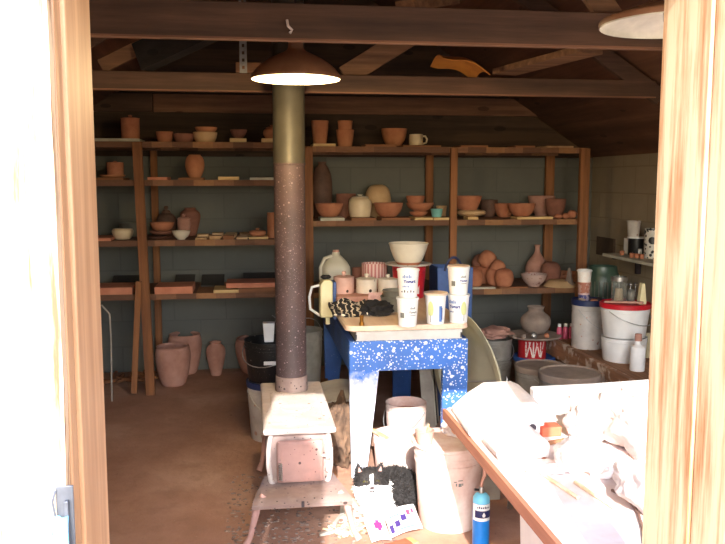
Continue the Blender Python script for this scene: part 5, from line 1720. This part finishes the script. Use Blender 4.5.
for i, (x, y, a) in enumerate(((338, 520, 1.1), (345, 530, .9), (330, 533, .3))):
    p = atZ(x, y, 0)
    tag(MB().bar((-.05 * math.cos(a), -.05 * math.sin(a), .011), (.05 * math.cos(a), .05 * math.sin(a), .016), .015, .012).build('kindling_stick', M['greyboard'], None, False, loc=(p.x, p.y - .02, 0)), ('grey kindling stick nearest the newspaper', 'grey kindling stick nearest the magazine', 'grey kindling stick by the shavings')[i], 'stick', 'kindling sticks beside the stove')

# ------------------------------------------------------------------ the cat
CX, CY = .575, 3.47
ct = thing('cat', 'fluffy black and white cat sitting in the sun by the blue table', 'cat', (CX, CY, 0))
E_ = []


HZ = -.088


def el(c, r):
    if c[2] > .19:
        c = (c[0], c[1], c[2] + HZ)
    elif c[0] > -.02:
        c, r = (c[0], c[1], c[2] * (.74 - max(0, c[0] - .05) * 1.2)), (r[0], r[1], r[2] * (.74 - max(0, c[0] - .05) * 1.2))
    E_.append((c, r))


el((.055, .05, .105), (.115, .135, .105))
el((.09, .13, .10), (.105, .10, .10))
el((.02, .0, .15), (.085, .085, .085))
el((-.03, -.045, .10), (.075, .068, .095))
el((-.055, -.055, .20), (.066, .06, .055))
el((-.065, -.07, .262), (.064, .056, .052))
el((-.10, -.085, .238), (.034, .032, .03))
el((-.03, -.085, .238), (.034, .032, .03))
el((-.065, -.118, .242), (.026, .024, .019))
el((-.065, -.105, .272), (.02, .025, .022))
el((-.062, -.10, .06), (.032, .035, .07))
el((.004, -.095, .06), (.032, .035, .07))
el((-.062, -.135, .02), (.032, .045, .021))
el((.006, -.13, .02), (.032, .045, .021))
el((.11, .03, .065), (.055, .10, .067))
for i in range(9):
    a = i / 8
    el((.135 - .10 * a * a, .12 - .22 * a, .03), (.032 - .006 * a, .032, .03))
mb = MB()
for c_, r_ in E_:
    mb.ball(c_, r_, 20, 14)
for s in (-1, 1):
    base = Vector((-.065 + s * .042, -.068, .293 + HZ))
    tipp = Vector((-.065 + s * .056, -.072, .343 + HZ))
    mb.add([base + Vector((-.026, -.008, 0)), base + Vector((.026, -.008, 0)), base + Vector((.02, .016, 0)), base + Vector((-.02, .016, 0)), tipp + Vector((0, .0, 0))], [(3, 2, 1, 0), (0, 1, 4), (1, 2, 4), (2, 3, 4), (3, 0, 4)])
raw = mb.build('cat_raw', M['paper'])
md = raw.modifiers.new('r', 'REMESH')
md.mode = 'VOXEL'
md.voxel_size = .0055
md = raw.modifiers.new('s', 'SMOOTH')
md.iterations = 4
md.factor = .5
bpy.context.view_layer.update()
me = bpy.data.meshes.new_from_object(raw.evaluated_get(bpy.context.evaluated_depsgraph_get()))
bpy.data.objects.remove(raw)


def is_white(p):
    x, y, z = p
    head = z > .137 and x < .02
    if head:
        z -= HZ
    n_ = .012 * noise.noise(Vector((x * 40, y * 40, z * 40)))
    dx = abs(x + .065)
    if head:
        if y > -.075 and z > .24:
            return False
        lim = .008 + n_ * .3 if z > .260 else (.010 + (.260 - z) * 2.6)
        return dx + n_ < lim and z < .30
    if z < .045:
        return y < -.07 and x < .045
    return y + n_ * 1.4 < -.028 + max(0, x) * -1.2 and x < .03 + n_


WH, BK = lin((238, 232, 226)), lin((30, 25, 23))
ca = me.color_attributes.new('coat', 'FLOAT_COLOR', 'POINT')
for i, v in enumerate(me.vertices):
    ca.data[i].color = WH if is_white(v.co) else BK
me.polygons.foreach_set('use_smooth', [True] * len(me.polygons))
t = NT('cat coat')
at = t.n('ShaderNodeAttribute')
at.attribute_name = 'coat'
t.color(at.outputs['Color'], 0.75)
t.bump(t.noise(1, 4, t._vm(t.co, (220, 220, 60))), .003)
M['coat'] = t.m
me.materials.clear()
me.materials.append(M['coat'])
me.name = 'body'
cb = bpy.data.objects.new('body', me)
COL.objects.link(cb)
cb.parent = ct
# fur tufts
random.seed(9)
vs, fs, cols = [], [], []
for v in me.vertices:
    p, n_ = v.co, v.normal
    face = p.z > .225 + HZ and p.y < -.085
    if random.random() > (.3 if face else .8):
        continue
    L = (.006 if face else random.uniform(.012, .024)) * (.55 if p.z > .29 + HZ and p.x < .02 else 1) * (.5 if p.z < .04 else 1)
    g = Vector((random.uniform(-.4, .4), random.uniform(-.4, .4), random.uniform(-.8, .0)))
    d = (n_ * .75 + g).normalized()
    if d.dot(n_) < .15:
        d = (d + n_ * .5).normalized()
    tip = p + d * L
    if tip.z < .002:
        continue
    sd = d.cross(n_ if abs(d.dot(n_)) < .97 else Vector((1, .2, .1))).normalized() * .0022
    s2 = d.cross(sd).normalized() * .0022
    o_ = len(vs)
    vs += [p + sd - n_ * .001, p - sd * .5 + s2 - n_ * .001, p - sd * .5 - s2 - n_ * .001, tip]
    fs += [(o_, o_ + 1, o_ + 3), (o_ + 1, o_ + 2, o_ + 3), (o_ + 2, o_, o_ + 3)]
    cols += [WH if is_white(p) else BK] * 4
fo = MB().add(vs, fs).build('fur', M['coat'], ct)
fo['kind'] = 'stuff'
ca = fo.data.color_attributes.new('coat', 'FLOAT_COLOR', 'POINT')
if len(fo.data.vertices) == len(cols):
    for i, c_ in enumerate(cols):
        ca.data[i].color = c_
M['nose'] = m_plain('dark nose', (70, 44, 42), None, 0.4, 5, 0)
M['eye'] = m_plain('yellow green eye', (84, 80, 40), None, 0.15, 5, 0)
M['earpink'] = m_plain('pinkish ear lining', (190, 140, 130), None, 0.8, 9, 0)
HL = (0, 0, HZ)
MB().ball((-.065, -.1415, .25), (.011, .006, .0065)).build('nose', M['nose'], ct, loc=HL)
MB().tube([(-.08, -.132, .236), (-.072, -.141, .233), (-.065, -.1425, .238), (-.058, -.141, .233), (-.05, -.132, .236)], .003, 6).build('mouth', M['ink_dk'], ct, loc=HL)
for s in (-1, 1):
    ey = MB().ball((-.065 + s * .026, -.1175, .271), (.012, .007, .0055)).build('eye', M['eye'], ct, loc=HL)
    MB().ball((-.065 + s * .026, -.1235, .271), (.0042, .002, .0046)).build('pupil', M['ink_dk'], ey)
    b_ = Vector((-.065 + s * .044, -.083, .302))
    MB().add([b_ + Vector((-.009, 0, 0)), b_ + Vector((.009, 0, 0)), b_ + Vector((s * .006, .003, .022)), b_ + Vector((-.009, .003, 0)), b_ + Vector((.009, .003, 0)), b_ + Vector((s * .006, .006, .022))], [(0, 1, 2), (5, 4, 3), (0, 3, 4, 1), (1, 4, 5, 2), (2, 5, 3, 0)]).build('inner_ear', M['earpink'], ct, loc=HL)
    mb = MB()
    for k in range(3):
        mb.tube([(-.065 + s * .02, -.135, .243 + k * .003), (-.065 + s * .05, -.14, .246 + k * .008 - .006), (-.065 + s * .085, -.13, .24 + k * .014 - .012)], .0006, 4)
    mb.build('whisker', M['paper'], ct, loc=HL)
# ------------------------------------------------------------------ light
w = bpy.data.worlds.new('sky')
SC.world = w
w.use_nodes = True
nt = w.node_tree
bg_ = nt.nodes['Background']
sky = nt.nodes.new('ShaderNodeTexSky')
sky.sky_type = 'NISHITA'
sky.sun_disc = False
SUND = Vector((.14, 1, -.55)).normalized()
sky.sun_elevation = math.asin(-SUND.z)
sky.sun_rotation = math.atan2(-SUND.x, -SUND.y)
sky.dust_density = 2
mx = nt.nodes.new('ShaderNodeMix')
mx.data_type = 'RGBA'
mx.blend_type = 'MULTIPLY'
mx.inputs[0].default_value = 1
nt.links.new(sky.outputs[0], mx.inputs[6])
mx.inputs[7].default_value = (.86, .98, 1.2, 1)
nt.links.new(mx.outputs[2], bg_.inputs[0])
bg_.inputs[1].default_value = .85
sd = bpy.data.lights.new('sun', 'SUN')
sd.energy = 11
sd.angle = R(.6)
sd.color = (1, .98, .96)
so = bpy.data.objects.new('sun', sd)
so.rotation_euler = SUND.to_track_quat('-Z', 'Y').to_euler()
so.location = (-2, -6, 5)
COL.objects.link(so)
ld = bpy.data.lights.new('lamp_glow', 'POINT')
ld.energy = 24
ld.color = (1, .74, .38)
ld.shadow_soft_size = .03
lo = bpy.data.objects.new('lamp_glow', ld)
lo.location = (pl.x, 3.33, pl.z - .03)
COL.objects.link(lo)
pd = bpy.data.lights.new('doorway_portal', 'AREA')
pd.shape = 'RECTANGLE'
pd.size, pd.size_y = DX1 - DX0, DH
pd.cycles.is_portal = True
po = bpy.data.objects.new('doorway_portal', pd)
po.location = ((DX0 + DX1) / 2, Y0 - .03, DH / 2)
po.rotation_euler = (R(90), 0, 0)
COL.objects.link(po)
q_ = pd.copy()
q_.size, q_.size_y = WX1 - WX0, WZ1 - WZ0
po = bpy.data.objects.new('window_portal', q_)
po.location = ((WX0 + WX1) / 2, Y0 - .03, (WZ0 + WZ1) / 2)
po.rotation_euler = (R(90), 0, 0)
COL.objects.link(po)
SC.cycles.max_bounces = 10
SC.cycles.diffuse_bounces = 6
SC.cycles.sample_clamp_indirect = 8
SC.cycles.use_denoising = True
vs_ = SC.view_settings
vs_.view_transform = 'Standard'
vs_.look = 'None'
vs_.exposure = 0.32
vs_.gamma = 1.0
vs_.use_curve_mapping = False
